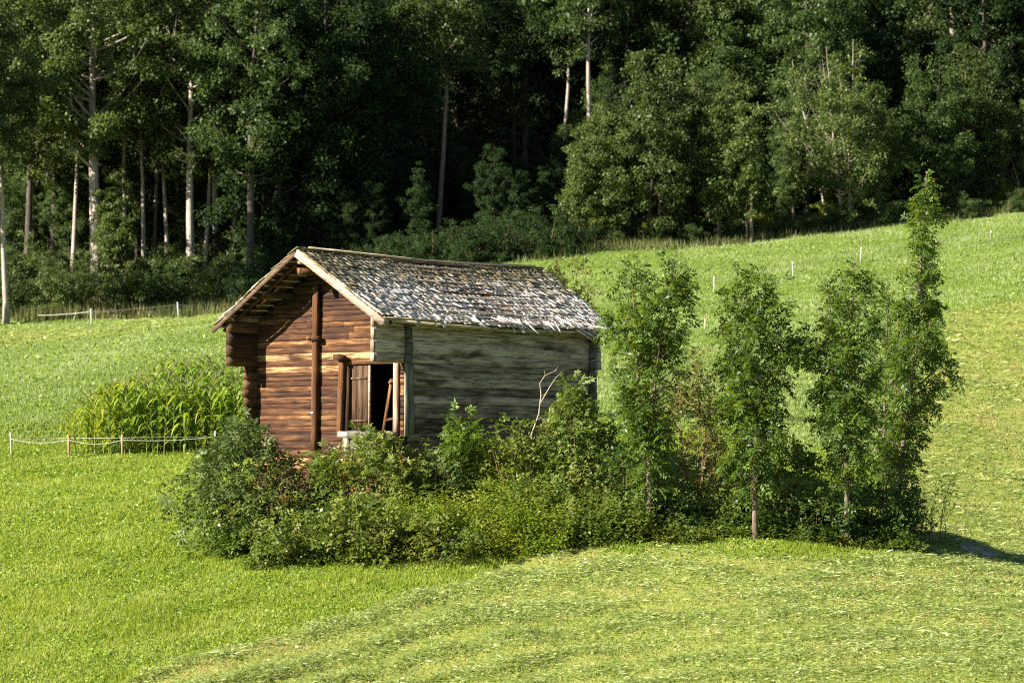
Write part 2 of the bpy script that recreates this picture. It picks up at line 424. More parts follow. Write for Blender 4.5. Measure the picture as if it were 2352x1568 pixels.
# ------------------------------------------------------------------ the barn
A0 = .748
O = arr(-3.105, 70, 3.342)
barn = link('log_barn', None, label='old weathered log barn with a silvery shingle roof standing behind shrubs on the meadow', cat='barn', loc=O)
barn.rotation_euler = (.008, .012, -A0)
bW, bE, bL = 6.5, 1.14, 8.5
EH, RR, OV = 1.57, 2.33, .42       # roof plane height over the wall face, rise wall->ridge, overhang
SL = 2.102 / (3.25 + .4); VF, VB = -1.25, 9.25
def roofz(u, v=0):                  # upper surface of the roof planes, with the sag of an old ridge
    s = .10 * math.sin(math.pi * np.clip((v + 1.2) / 10.5, 0, 1)) if np.isscalar(v) else .10 * np.sin(np.pi * np.clip((v + 1.2) / 10.5, 0, 1))
    return 3.44 - SL * np.abs(u + 3.25) - s
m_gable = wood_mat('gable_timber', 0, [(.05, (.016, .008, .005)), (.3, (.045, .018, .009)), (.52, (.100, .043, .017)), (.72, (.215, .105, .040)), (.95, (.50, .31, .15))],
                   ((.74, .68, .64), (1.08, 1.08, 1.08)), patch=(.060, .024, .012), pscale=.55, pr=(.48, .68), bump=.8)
m_grey = wood_mat('grey_timber', 1, [(.05, (.08, .054, .034)), (.35, (.25, .195, .130)), (.6, (.56, .43, .29)), (.95, (.80, .67, .49))],
                  ((.6, .6, .58), (1.1, 1.1, 1.1)), patch=(.14, .080, .042), pscale=.5, pr=(.56, .70), bump=1.0)
m_greyx = wood_mat('grey_timber_crosswise', 0, [(.05, (.05, .045, .035)), (.5, (.16, .15, .11)), (.95, (.30, .28, .21))], ((.6, .6, .58), (1.1, 1.1, 1.1)), bump=.7)
m_dark = wood_mat('dark_timber', 1, [(.05, (.02, .012, .008)), (.5, (.07, .035, .018)), (.95, (.16, .09, .045))], ((.6, .55, .5), (1.1, 1.1, 1.1)))
m_darkx = wood_mat('dark_timber_crosswise', 0, [(.05, (.02, .012, .008)), (.5, (.08, .038, .018)), (.95, (.18, .10, .05))], ((.6, .55, .5), (1.1, 1.1, 1.1)))
m_post = wood_mat('brown_post_timber', 2, [(.05, (.03, .014, .007)), (.5, (.10, .042, .016)), (.95, (.24, .12, .045))], ((.55, .5, .5), (1.1, 1.1, 1.1)), bump=.6)
m_door = wood_mat('door_plank_timber', 2, [(.05, (.025, .014, .009)), (.5, (.075, .040, .021)), (.95, (.17, .095, .048))], ((.5, .5, .5), (1.1, 1.1, 1.1)), bump=.8)
m_pale = wood_mat('pale_timber', 2, [(.05, (.16, .11, .075)), (.5, (.34, .25, .18)), (.95, (.54, .43, .34))], ((.7, .65, .6), (1.05, 1.05, 1.05)), knots=False)
m_palex = wood_mat('bleached_board_timber', 0, [(.05, (.18, .13, .10)), (.5, (.36, .27, .21)), (.95, (.52, .41, .34))], ((.7, .65, .6), (1.05, 1.05, 1.05)), gs=.8)
m_brownb = wood_mat('brown_board_timber', 0, [(.05, (.04, .025, .018)), (.5, (.115, .070, .045)), (.95, (.22, .14, .09))], ((.6, .55, .5), (1.1, 1.1, 1.1)), gs=.8)
m_stripg = wood_mat('grey_upright_timber', 2, [(.05, (.08, .07, .05)), (.5, (.26, .23, .165)), (.95, (.44, .39, .29))], ((.6, .6, .58), (1.1, 1.1, 1.1)), knots=False)

def log_wall(mb, axis, s0, s1, face, th, zs, side, ends=None, r=None, clip=None, joints=0.0, rec=.013, tf=None):
    """courses between heights zs; axis 0 runs along u at v=face, axis 1 along v at u=face; side = +1/-1 outward sign"""
    wob = [(r.uniform(0, 6), r.uniform(.35, .8), r.uniform(.004, .016)) for _ in zs]
    for i in range(len(zs) - 1):
        z0, z1 = zs[i], zs[i + 1]; a, b = s0, s1
        if clip is not None:
            a, b = clip((z0 + z1) / 2 + .04, a, b)
            if b - a < .15: continue
        if ends is not None:
            a += ends * r.uniform(-1, 1); b += ends * r.uniform(-1, 1)
        c_ = [0, 0, 0]; c_[axis] = (a + b) / 2; c_[1 - axis] = face - side * th * .55; c_[2] = (z0 + z1) / 2
        q_ = [0, 0, 0]; q_[axis] = b - a - .012; q_[1 - axis] = th * .5; q_[2] = z1 - z0 + .006
        if i % 2 == 0: q_[1 - axis] -= .006; q_[axis] -= .006
        mb.box(c_, q_, 0.0)
        cuts = [a]
        if joints:
            x = a + r.uniform(.2, 1) * joints
            while x < b - .3: cuts.append(x); x += joints * r.uniform(.6, 1.5)
        cuts.append(b)
        bulge0 = r.uniform(-.008, .012)
        for c0, c1 in zip(cuts[:-1], cuts[1:]):
            ns = max(2, int((c1 - c0) / .22)); s = np.linspace(c0 + .002, c1 - .002, ns + 1)
            f0, f1 = wob[i], wob[i + 1]
            w0 = f0[2] * np.sin(f0[1] * s * 2 + f0[0]) if i > 0 else 0 * s
            w1 = f1[2] * np.sin(f1[1] * s * 2 + f1[0]) if i < len(zs) - 2 else 0 * s
            lo = z0 + w0 + .0025; hi = z1 + w1 - .0025; hgt = hi - lo
            bl = bulge0 + .006 * np.sin(s * 3 + i) + r.normal(0, .003, ns + 1) + (r.uniform(-.004, .004) if joints else 0)
            rows = []
            for fz, dp in ((0, -rec), (.05, .0), (.5, .003), (.95, .0), (1, -rec)):
                rows.append((lo + hgt * fz, side * (dp + bl) + face))
            rows.append((hi, np.full(ns + 1, face - side * th))); rows.append((lo, np.full(ns + 1, face - side * th)))
            V = np.zeros((ns + 1, 7, 3))
            for k, (zz, ff) in enumerate(rows):
                V[:, k, 2] = zz; V[:, k, 1 - axis] = ff; V[:, k, axis] = s
            Fc = []
            for q in range(ns):
                for k in range(7):
                    k2 = (k + 1) % 7; Fc.append([q * 7 + k, q * 7 + k2, q * 7 + 7 + k2, q * 7 + 7 + k])
            e = ns * 7
            V2 = V.reshape(-1, 3)
            caps = [[0, 6, 5, 4], [0, 4, 3, 1], [e, e + 4, e + 5, e + 6], [e, e + 1, e + 3, e + 4]]
            mb.add(V2, Fc + caps, float(np.clip(r.normal(.5, .25) if tf is None else tf((z0 + z1) / 2, r), 0, 1)))
def courses(z0, z1, lo, hi, r):
    zs = [z0]
    while zs[-1] < z1 - hi: zs.append(zs[-1] + r.uniform(lo, hi))
    zs.append(z1); return zs
r = np.random.default_rng(5)
def gclip(z, a, b):               # under the roof slope
    top = 3.44 - .20
    if z > roofz(0) - .22:
        hw = (top - z) / SL; a = max(a, -3.25 - hw); b = min(b, -3.25 + hw)
    return a, b
# gable wall with door opening u -2.30..-0.50, z -1.98..-0.02
dz0, dz1, du0, du1 = -1.98, -.02, -2.26, -.34
mb = MB()
zl = courses(-2.75, dz0, .17, .26, r)
log_wall(mb, 0, -bW, 0, 0, .15, zl, -1, None, r)
zm = courses(dz0, dz1, .12, .21, r)
log_wall(mb, 0, -bW, du0, 0, .15, zm, -1, None, r)
log_wall(mb, 0, du1, 0, 0, .15, zm, -1, None, r)
zu = courses(dz1, .75, .15, .22, r)
log_wall(mb, 0, -bW, 0, 0, .15, zu, -1, None, r)
zt = courses(.75, 1.95, .14, .2, r)
gt_ = lambda z, r: np.interp(z, [.7, 1.3, 1.9, 2.6], [.42, .45, .22, .05]) + r.normal(0, .09)  # tint darkens towards the peak: roof shade put into the log colour
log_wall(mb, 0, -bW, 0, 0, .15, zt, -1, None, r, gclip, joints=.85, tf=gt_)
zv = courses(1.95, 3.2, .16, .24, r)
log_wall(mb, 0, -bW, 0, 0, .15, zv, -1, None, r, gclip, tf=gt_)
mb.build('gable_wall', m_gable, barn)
# side walls
zlow = courses(-2.75, 0, .17, .30, r); zup = courses(0, 1.36, .26, .38, r)
mb = MB()
side_t = lambda z, r: .50 + .16 * z + r.normal(0, .15)
log_wall(mb, 1, .16, bL, 0, .15, zlow, 1, .02, r, tf=side_t)
log_wall(mb, 1, -bE, bL + .15, 0, .15, zup, 1, .04, r, tf=side_t)
mb.build('side_wall', m_grey, barn)
mb = MB()
log_wall(mb, 1, -.45, bL, -bW, .15, zlow, -1, .035, r)
log_wall(mb, 1, -bE, bL + .15, -bW, .15, zup, -1, .012, r)
mb.build('side_wall', m_dark, barn)
mb = MB()
log_wall(mb, 0, -bW, 0, bL - .3, .15, zlow + zup[1:], 1, None, r)
log_wall(mb, 0, -bW, 0, bL - .3, .15, courses(1.36, 3.2, .18, .25, r), 1, None, r, gclip)
mb.build('rear_wall', m_darkx, barn)
# end grain of the overhanging logs, sunlight on it put into a pale colour
mb = MB()
for z0, z1 in zip(zup[:-1], zup[1:]):
    mb.box((-.075 + r.normal(0, .004), -bE - .045, (z0 + z1) / 2), (.135, .03, z1 - z0 - .03), r.uniform(.2, 1), jit=.004)
mb.build('log_end', m_pale, barn, label='pale log ends at the front corner of the overhang')
# cross log ends through the side walls
for v, nm_ in ((.08, 0), (bL - .35, 1)):
  mb = MB()
  for z0, z1 in zip(zup[:-1], zup[1:]):
        hh = z1 - z0
        mb.box((.10, v, (z0 + z1) / 2), (.24 + r.uniform(-.03, .04), .17, hh * .86), r.uniform(.1, .6), jit=.014, taper=.9)
  if nm_:
    for z0, z1 in zip(zlow[:-1], zlow[1:]):
        mb.box((.07, bL - .35, (z0 + z1) / 2), (.17 + r.uniform(-.03, .04), .16, (z1 - z0) * .86), r.uniform(.1, .6), jit=.01, taper=.9)
  mb.build('crossed_log_ends', m_greyx, barn)
mb = MB()
for z0, z1 in zip(zlow[:-1], zlow[1:]):
    mb.box((-bW - .05, .08, (z0 + z1) / 2), (.12, .16, (z1 - z0) * .86), r.uniform(.1, .6), jit=.01, taper=.9)
for z0, z1 in zip(zup[:-1], zup[1:]):
    mb.box((-bW - .05, .08, (z0 + z1) / 2), (.12, .16, (z1 - z0) * .86), r.uniform(.1, .6), jit=.01, taper=.9)
mb.build('crossed_log_ends', m_greyx, barn)
# plinth storey
mb = MB()
zb = courses(-4.6, -2.75, .22, .34, r)
log_wall(mb, 0, -bW, -3.72, .04, .15, zb, -1, None, r); log_wall(mb, 0, -3.0, 0, .04, .15, zb, -1, None, r)
mb.build('cellar_wall', m_gable, barn)
mb = MB(); log_wall(mb, 1, .2, bL, -.03, .15, zb, 1, None, r); log_wall(mb, 1, .2, bL, -bW + .03, .15, zb, -1, None, r)
mb.build('cellar_side_wall', m_dark, barn)
mb = MB(); mb.box((-3.80, -.10, -3.55), (.17, .16, 1.6), .6, jit=.01); mb.box((-2.95, -.08, -3.6), (.12, .12, 1.55), .3, jit=.01)
mb.build('cellar_door_frame', m_post, barn)
mb = MB(); mb.box((-bW / 2, bL / 2, -2.7), (bW - .4, bL - .8, .08)); mb.build('floor', m_darkx, barn)
# uprights on the gable
mb = MB(); mb.beam((-3.64, -.13, -2.55), (-3.58, -.13, 2.35), .17, .15, .55, up=(0, 1, 0), jit=.006, seg=8, warp=.006)
up = mb.build('clamp_post', m_post, barn, label='long upright brown beam bolted to the middle of the gable')
mb = MB(); mb.box((-3.61, -.19, .78), (.44, .17, .13), .3, jit=.012); mb.box((-3.74, -.235, .80), (.14, .2, .1), .9, jit=.01)
mb.build('cross_peg', m_post, up)
mb = MB(); mb.box((-3.66, -.215, -1.42), (.12, .012, .06), .5); mb.build('metal_plate', plain_mat('galvanised_metal', (.45, .43, .38), .5), up)
mb = MB(); mb.beam((-2.52, -.14, -2.15), (-2.44, -.14, .12), .16, .16, .75, up=(0, 1, 0), jit=.006, seg=5, warp=.005)
mb.box((-2.46, -.2, .19), (.34, .24, .17), .15, jit=.014)
mb.build('door_post', m_post, barn)
mb = MB(); mb.box((-2.32, -.02, -1.0), (.12, .1, 1.95), .15, jit=.004); mb.build('door_jamb', m_door, barn)
mb = MB(); mb.beam((-.26, -.05, dz0 - .1), (-.25, -.05, dz1 + .01), .17, .10, .5, up=(0, 1, 0), jit=.005, seg=4)
mb.build('door_jamb', m_pale, barn, label='pale right door jamb catching the sun')  # pale colour carries the sunlight on this jamb
mb = MB(); mb.beam((.035, .06, dz0 - .15), (.035, .08, .10), .12, .05, .6, up=(1, 0, 0), jit=.005, seg=4); mb.beam((.03, .26, dz0 - .1), (.03, .25, .0), .2, .045, .5, up=(1, 0, 0), jit=.005, seg=4)
mb.build('corner_board', m_stripg, barn)
# door leaves
dl = MB()
for k in range(3):
    dl.box((-2.26 + .13 + k * .26, .07, -1.0), (.252, .035, 1.9), r.uniform(.2, .9), jit=.002)
door = dl.build('door_leaf', m_door, barn, label='left door leaf of upright brown planks standing closed')
mb = MB(); mb.box((-1.92, .035, -.42), (.66, .03, .055), .7); mb.build('batten', m_door, door)
mb = MB(); mb.box((-1.92, .035, -1.66), (.72, .03, .06), .7); mb.build('batten', m_door, door)
m_nail = plain_mat('nail_metal', (.5, .47, .42), .4)
for x_, z_ in ((-1.92, -.42), (-2.2, -.42), (-1.92, -1.66), (-2.2, -1.66)):
    mb = MB(); mb.box((x_, .015, z_), (.03, .012, .03)); mb.build('nail_head', m_nail, door)
mb = MB(); mb.box((-1.455, .045, -1.0), (.035, .08, 1.9), .9); mb.build('edge_strip', m_palex, door)
dl = MB(); dl.beam((-1.05, .22, -1.96), (-.80, .30, -.45), .10, .05, .8, up=(0, 1, 0)); dl.beam((-.46, .12, -1.96), (-.44, .12, -.06), .20, .05, .6, up=(.4, 1, 0))
dl2 = dl.build('door_leaf', m_post, barn, label='right door leaf hanging open inward, only its edge in the light')
mb = MB(); mb.box((-.80, .24, -1.62), (.46, .03, .07), .6, R=Matrix.Rotation(-.14, 3, 'Y')); mb.build('batten', m_post, dl2)
mb = MB(); mb.box((-.70, .22, -.52), (.32, .03, .07), .8, R=Matrix.Rotation(-.2, 3, 'Y'))
mb.build('batten', m_post, dl2)
# threshold, landing block and beam ends below the door
mb = MB(); mb.beam((-2.42, -.2, -2.05), (-1.3, -.2, -2.08), .24, .16, .8, jit=.01, seg=3); mb.build('threshold', m_palex, barn)
mb = MB(); mb.box((-1.05, -.5, -2.06), (1.25, .34, .17), .25, jit=.02); mb.box((-1.05, -.45, -2.42), (1.2, .22, .5), .4, jit=.015)
mb.box((-1.74, -.55, -2.45), (.16, .22, .55), .9, jit=.02)
mb.build('landing_block', m_greyx, barn)
mb = MB(); mb.box((-.18, -.34, -2.18), (.18, .4, .34), .9, jit=.025, taper=.8); mb.build('sill_beam_end', m_pale, barn)
# purlins and rafters
def purlin(u, z, v0, v1, rad, mat, nm, t=.5):
    q = MB(); q.tube([(u, v0, z), (u, (v0 + v1) / 2, z - .05), (u, v1, z)], rad, 10, t); return q.build(nm, mat, barn, smooth=False)
purlin(-3.25, 3.06, VF + .12, VB - .1, .13, m_grey, 'ridge_beam')
mb = MB(); mb.box((-3.23, -.62, 2.72), (.17, 1.1, .19), .8, jit=.01); mb.build('ridge_bracket', m_post, barn)
purlin(-1.6, 2.12, -1.0, bL, .10, m_dark, 'purlin'); purlin(-4.9, 2.12, -1.0, bL, .10, m_dark, 'purlin')
mb = MB()
for u, in ((-.08,), (-bW + .08,)):
    mb.beam((u, -bE - .02, 1.44), (u, bL + .3, 1.40), .16, .18, .4, jit=.006, seg=8)
mb.build('wall_plate', m_grey, barn)
mb = MB()
for v in np.arange(-.9, VB, 1.05):
    for sg in (-1, 1):
        a = (-3.25, v, 3.44 - .20 - .08); b = (-3.25 + sg * 3.62, v, 3.44 - SL * 3.62 - .20 - .08)
        mb.beam(a, b, .09, .08, .4)
mb.build('rafter', m_darkx, barn)
mb = MB()
for sg in (-1, 1):
    for k in range(14):
        v0 = VF + .03 + k * (VB - VF - .2) / 14; v1 = VF + .03 + (k + 1) * (VB - VF - .2) / 14 - .004
        u1 = -3.25 + sg * 3.6; z1 = 3.44 - SL * 3.6 - .135; z0 = 3.44 - .135; dd = .008 * (k % 2)
        P = [(-3.25 + sg * .003, v0, z0 - dd), (u1, v0, z1 - dd), (u1, v1, z1 - dd), (-3.25 + sg * .003, v1, z0 - dd)]
        P += [(p[0], p[1], p[2] + .02) for p in P]
        mb.add(P, [[0, 1, 2, 3], [7, 6, 5, 4], [0, 4, 5, 1], [1, 5, 6, 2], [2, 6, 7, 3], [3, 7, 4, 0]], r.uniform(0, 1))
mb.build('roof_boards', m_darkx, barn)
mb = MB()
for sg in (-1, 1):      # battens under the shingles
    for k in range(13):
        x = .12 + k * .29
        mb.beam((-3.25 + sg * x, VF + .05, 3.44 - SL * x - .155), (-3.25 + sg * x, VB - .15, 3.44 - SL * x - .155), .16, .03, r.uniform(0, 1), up=(sg * -SL, 0, 1), seg=6, warp=.008)
mb.build('roof_batten', m_grey, barn)
# shingles
def shingle_mat():
    m, n, out = newmat('wooden_shingle'); ti = attr(n)
    tc = n.nodes.new('ShaderNodeTexCoord'); v = tc.outputs['Object']
    f = noise(n, mapping(n, v, (4, 45, 4)), 1.0, 3)
    rr = ramp(n, [(0, (.34, .27, .21)), (.3, (.54, .46, .39)), (.6, (.72, .64, .56)), (1, (.88, .81, .73))])
    n.links.new(math_(n, 'ADD', math_(n, 'MULTIPLY', ti, .8), math_(n, 'SUBTRACT', math_(n, 'MULTIPLY', f, .6), .2)), rr.inputs[0])
    col = rr.outputs[0]
    sx = n.nodes.new('ShaderNodeSeparateXYZ'); n.links.new(v, sx.inputs[0])
    up_ = math_(n, 'MULTIPLY', math_(n, 'SUBTRACT', sx.outputs[2], 2.1), .26)
    vg = math_(n, 'MULTIPLY', math_(n, 'MAXIMUM', math_(n, 'SUBTRACT', .3, sx.outputs[1]), 0.0), .12)
    ms = math_(n, 'ADD', math_(n, 'ADD', noise(n, v, 2.6, 5, .7), up_), math_(n, 'MINIMUM', vg, .12))
    rm = ramp(n, [(.56, (0, 0, 0)), (.67, (1, 1, 1))]); n.links.new(ms, rm.inputs[0])
    mc = ramp(n, [(.35, (.07, .065, .016)), (.65, (.22, .16, .05))]); n.links.new(noise(n, v, 9, 3), mc.inputs[0])
    rb = ramp(n, [(.46, (0, 0, 0)), (.62, (1, 1, 1))]); n.links.new(noise(n, mapping(n, v, (2.2, 1.1, 2.2)), 1.0, 4, .65), rb.inputs[0])
    col = mixc(n, math_(n, 'MULTIPLY', rb.outputs[0], .55), col, (.26, .19, .13))
    col = mixc(n, math_(n, 'MULTIPLY', rm.outputs[0], .85), col, mc.outputs[0])
    p = n.nodes.new('ShaderNodeBsdfPrincipled'); p.inputs['Roughness'].default_value = .62; p.inputs['Specular IOR Level'].default_value = .4
    n.links.new(col, p.inputs['Base Color'])
    b = n.nodes.new('ShaderNodeBump'); b.inputs['Strength'].default_value = .5; b.inputs['Distance'].default_value = .01
    n.links.new(f, b.inputs['Height']); n.links.new(b.outputs[0], p.inputs['Normal']); n.links.new(p.outputs[0], out.inputs[0])
    return m
m_sh = shingle_mat()
def shingles(sg, mb, top_over):
    sl = math.atan(SL); dn = arr(sg * math.cos(sl), 0, -math.sin(sl)); nn = arr(sg * math.sin(sl), 0, math.cos(sl)); al = arr(0, 1, 0)
    smax = 3.68 / math.cos(sl); expo = .225; k = 0; s = smax
    vb0 = VB
    while s > .10 - top_over:
        v = VF + r.uniform(-.03, .02); endv = vb0 - .75 * max(0, s / smax) + .30
        while v < endv:
            wd = r.uniform(.09, .25); ln = .62 + r.uniform(-.05, .05)
            s_end = s + r.normal(0, .028)
            lift = abs(r.normal(0, .010)) + (r.random() < .06) * r.uniform(.02, .06); yaw = r.normal(0, .06); tl = r.normal(0, .03)
            ln = min(ln, s_end + top_over + .02)
            if k == 0:
                s_end += r.normal(0, .045)
                if sg > 0 and 4.2 < v < 5.3: s_end -= r.uniform(0, .18); yaw += r.normal(0, .2)
            miss = r.random() < (.012 if s < smax * .9 else .06)
            vz = float(roofz(-3.25, v)) - 3.44
            c = arr(-3.25, v + wd / 2, 3.44 - .10 + vz) + dn * s_end
            th = r.uniform(.012, .024)
            base = .062
            if not miss:
                d2 = norm(dn + al * yaw); a2 = norm(al - dn * yaw + nn * tl); n2 = np.cross(d2, a2) * (1 if np.dot(np.cross(d2, a2), nn) > 0 else -1)
                lo = c + nn * (base + lift); hi = c - d2 * ln + nn * .012
                P = []
                for q, zz in ((lo, 0), (hi, 0)):
                    tw = wd * (1 if q is lo else .95)
                    for x in (-.5, .5):
                        for t in (0, th): P.append(q + a2 * x * tw * .97 + nn * t)
                P = np.array(P)
                if r.random() < .5: P[0:2] += d2 * r.uniform(-.03, .02)
                tn = float(np.clip(r.normal(.55, .2) + .25 * (vnoise(np.array(v * .9), np.array(s * 1.1)) - .5), 0, 1))
                mb.add(P, [[0, 1, 3, 2], [4, 6, 7, 5], [1, 5, 7, 3], [0, 2, 6, 4], [0, 4, 5, 1], [2, 3, 7, 6]], tn)
            v += wd
        s -= expo * r.uniform(.9, 1.1); k += 1
roof = MB(); shingles(1, roof, -.05); shingles(-1, roof, .10)
# loose and slipped shingles at the eave
for (v, dv, l_, dz) in ((.1, .25, .5, -.2), (1.1, .1, .45, -.22), (3.9, .5, .6, -.12), (4.3, .35, .5, -.18), (4.6, -.2, .5, -.26), (4.9, .15, .45, -.25), (5.9, .1, .4, -.2), (7.0, .55, .9, -.30), (7.15, .5, .85, -.36), (7.4, .6, .8, -.28), (8.2, .5, .5, -.16), (6.1, -.1, .4, -.22), (2.6, .2, .4, -.2)):
    b = arr(.44, v, roofz(.44) + .01)
    for q in range(3):
        o_ = arr(r.normal(0, .04), r.normal(0, .14), r.normal(0, .03)); l2 = l_ * r.uniform(.7, 1.1)
        roof.beam(b + o_ - arr(l2 * .55, dv * .45, -.24 * l2), b + o_ + arr(l2 * .34, dv * .5 + r.normal(0, .08), dz * 1.05), r.uniform(.06, .12), .02, r.uniform(.35, 1), up=(.5, 0, 1), jit=.006)
rf = roof.build('roof', m_sh, barn, label='silvery wooden shingle roof with moss near the ridge and a ragged eave')
sl_ = math.atan(SL)
mb = MB(); mb.tube([(-3.08, VF + .35, 3.44 - .02), (-3.08, 4, 3.44 - .12), (-3.06, VB - .3, 3.42)], .032, 6, .7); mb.build('ridge_pole', m_grey, rf)
mb = MB(); mb.beam((-3.25, VF - .02, 3.44 - .19), (.45, VF - .02, roofz(.45) - .19), .035, .22, .6, jit=.006, seg=6, warp=.008, up=(0, 0, 1)); mb.box((.43, VF + .08, roofz(.45) - .17), (.05, .22, .17), .8, jit=.01)
mb.build('bargeboard', m_palex, rf, label='pale bleached bargeboard on the right verge')
mb = MB(); mb.beam((-3.27, VF - .02, 3.44 - .20), (-7.0, VF - .02, roofz(-7.0) - .20), .035, .135, .5, jit=.006, seg=6, warp=.008)
mb.build('bargeboard', m_brownb, rf, label='brown weathered bargeboard on the left verge')
mb = MB(); mb.tube([(.36, VF + .4, roofz(.36) - .16), (.34, 4, roofz(.34) - .27), (.36, VB - .6, roofz(.36) - .17)], .05, 8, .7)
mb.build('eave_pole', m_grey, rf)
# ------------------------------------------------------------------ END BARN
# ------------------------------------------------------------------ foliage materials
LM = {
 'ash':    leaf_mat('ash_leaf', [(0, (.020, .045, .008)), (.5, (.060, .110, .018)), (1, (.16, .24, .05))], .36, (.38, .50, .02)),
 'elder':  leaf_mat('elder_leaf', [(0, (.030, .050, .012)), (.5, (.075, .115, .028)), (1, (.20, .25, .08))], .24, (.24, .34, .04), rough=.5, spec=.25),
 'bramble': leaf_mat('bramble_leaf', [(0, (.038, .070, .014)), (.5, (.11, .165, .032)), (1, (.24, .31, .08))], .36, (.36, .48, .04), patch=(.17, .18, .035)),
 'shade':  leaf_mat('hazel_leaf', [(0, (.022, .048, .010)), (.5, (.052, .095, .020)), (1, (.12, .17, .04))], .34, (.28, .42, .03)),
 'bright': leaf_mat('sapling_leaf', [(0, (.035, .075, .010)), (.5, (.080, .145, .018)), (1, (.15, .22, .03))], .38, (.34, .46, .03)),
 'nettle': leaf_mat('nettle_leaf', [(0, (.06, .11, .014)), (.5, (.15, .23, .028)), (.85, (.27, .33, .05)), (1, (.30, .26, .07))], .42, (.46, .58, .03), patch=(.28, .30, .05), pscale=.8),
 'rust':   leaf_mat('rusty_leaf', [(0, (.04, .055, .012)), (.5, (.10, .12, .025)), (.82, (.17, .13, .04)), (1, (.24, .12, .05))], .38, (.34, .25, .05)),
 'wood':   leaf_mat('woodland_leaf', [(0, (0.035, 0.060, 0.015)), (.5, (0.058, 0.085, 0.025)), (1, (0.120, 0.149, 0.045))], .28, (.22, .32, .04), rough=.5, spec=.3),
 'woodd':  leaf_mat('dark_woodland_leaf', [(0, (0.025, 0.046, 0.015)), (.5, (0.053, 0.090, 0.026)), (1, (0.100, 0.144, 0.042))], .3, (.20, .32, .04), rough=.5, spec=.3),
'woodk':  leaf_mat('painted_shade_leaf', [(0, (.010, .022, .009)), (.5, (.022, .044, .015)), (1, (.045, .075, .024))], .28, (.12, .22, .03), rough=.6, spec=.15),  # darker copy of the woodland leaf, shade of the wood put into its colour
 'woodl':  leaf_mat('young_and_sun_tinted_leaf', [(0, (0.048, 0.080, 0.018)), (.5, (0.080, 0.119, 0.031)), (1, (0.168, 0.203, 0.065))], .30, (.26, .36, .04), rough=.5, spec=.3),  # for young trees; also puts sunlight into the colour of old left crowns
}
BM = {'ash': bark_mat('ash_bark', (.07, .05, .035), (.22, .17, .12)), 'pale': bark_mat('pale_bark', (.22, .17, .14), (.48, .41, .35), .6),
      'dark': bark_mat('dark_bark', (.035, .028, .022), (.10, .08, .06), .6), 'twig': bark_mat('twig_bark', (.10, .06, .035), (.24, .17, .10), 2)}
KIND = {  # pairs, leaf length, leaflet length, leaflet width, droop
 'ash': (4, .32, .125, .046, .35), 'elder': (3, .25, .115, .048, .45), 'bramble': (1, .12, .085, .062, .2), 'shade': (2, .17, .085, .055, .25),
 'bright': (4, .28, .10, .042, .3), 'rust': (2, .18, .08, .045, .3)}
def leaves_of(r, kind, P, D, N, T, scale=1.0):
    pr, L, ll, lw, dr = KIND[kind]
    return compound(P, D, N, L * scale * r.uniform(.7, 1.25, len(P)), pr, ll * scale, lw * scale, dr, T, r)
def tree_obj(name, label, cat, loc, woodmesh, leafmesh, bark, leaf, group=None, rz=0, sc=1.0, crown='crown', trunk='trunk'):
    t = link(name, None, label=label, cat=cat, group=group, loc=loc, rot=(0, 0, rz), scale=(sc,) * 3)
    if woodmesh: link(trunk, woodmesh, bark, t)
    if leafmesh: link(crown, leafmesh, leaf, t)
    return t

# ------------------------------------------------------------------ the four young ashes beside the barn
def ash(seed, loc, H, path, prof, nb, nleaf, label, kind='ash', r0=.10, asc=(38, 62), scale=1.08, jit=.12, h0=None, fork=None):
    r = np.random.default_rng(seed); prof = [(a, b * (1 if fork else .85)) for a, b in prof]
    if fork: prof = [(a, b * .60) for a, b in prof]
    W, st = skeleton(r, H, path, prof, nb, r0, asc=asc, h0=h0, wig=.025)
    if fork:
        W2, s2 = skeleton(r, fork[0], fork[1], prof, nb // 2, r0 * .6, asc=asc, h0=fork[2], wig=.02)
        for v_, f_, t_ in zip(W2.V, W2.F, W2.T):
            W.V.append(v_); W.F.append(f_ - (0) + 0); W.T.append(t_)
        off = W.n; k = len(W.F) - len(W2.F)
        for i in range(k, len(W.F)): W.F[i] = W.F[i] + off
        W.n += W2.n; st += s2
    st = [(a, b, c * float(q)) for (a, b, c), q in zip(st, np.repeat(r.choice([.06, .5, 1.0, 2.2], len(st) // 7 + 1, p=[.3, .2, .25, .25]), 7))]
    P, D, N, T = scatter(r, st, int(nleaf * .45), jit, droop=.45)
    V, F, T = leaves_of(r, kind, P, D, N, T, scale)
    return tree_obj('ash_tree', label, 'tree', loc, W.mesh('ash_trunk'), mesh_np('ash_crown', V, F, T), BM['ash'], LM[kind], group='young ash trees beside the barn')
def hgt(px, py, loc): return unproj(px, py, loc[1])[2] - loc[2]
L1 = at(1487, 66.3)
ash(1, L1, hgt(1500, 560, L1), [(0, 0, 0), (2.5, .05, 0), (5, .25, 0), (8, .80, .1)], [(1.2, .25), (2.0, .5), (2.7, .5), (3.3, .95), (4.2, 1.15), (5.4, 1.25), (6.6, 1.10), (7.5, .75), (8.2, .25)], 66, 3700,
    'leftmost young ash, leafy crown forked in two tops over the barn corner', r0=.085, fork=(7.7, [(0, 0, 0), (2.4, .04, 0), (4, -.25, 0), (7.7, -.35, 0)], 3.0))
L2 = at(1733, 66.0)
ash(2, L2, hgt(1760, 612, L2), [(0, 0, 0), (1.4, -.03, 0), (3, .05, 0), (7.6, .35, 0)], [(1.5, .4), (2.2, .95), (3.4, 1.1), (5, 1.15), (6.2, 1.0), (7, .6), (7.7, .15)], 74, 4200,
    'second young ash, dense dark crown with thin pale shoots above', r0=.08, fork=(7.3, [(0, 0, 0), (1.3, -.05, 0), (3, -.25, .1), (7.3, -.35, .1)], 2.4))
L3 = at(1942, 66.2)
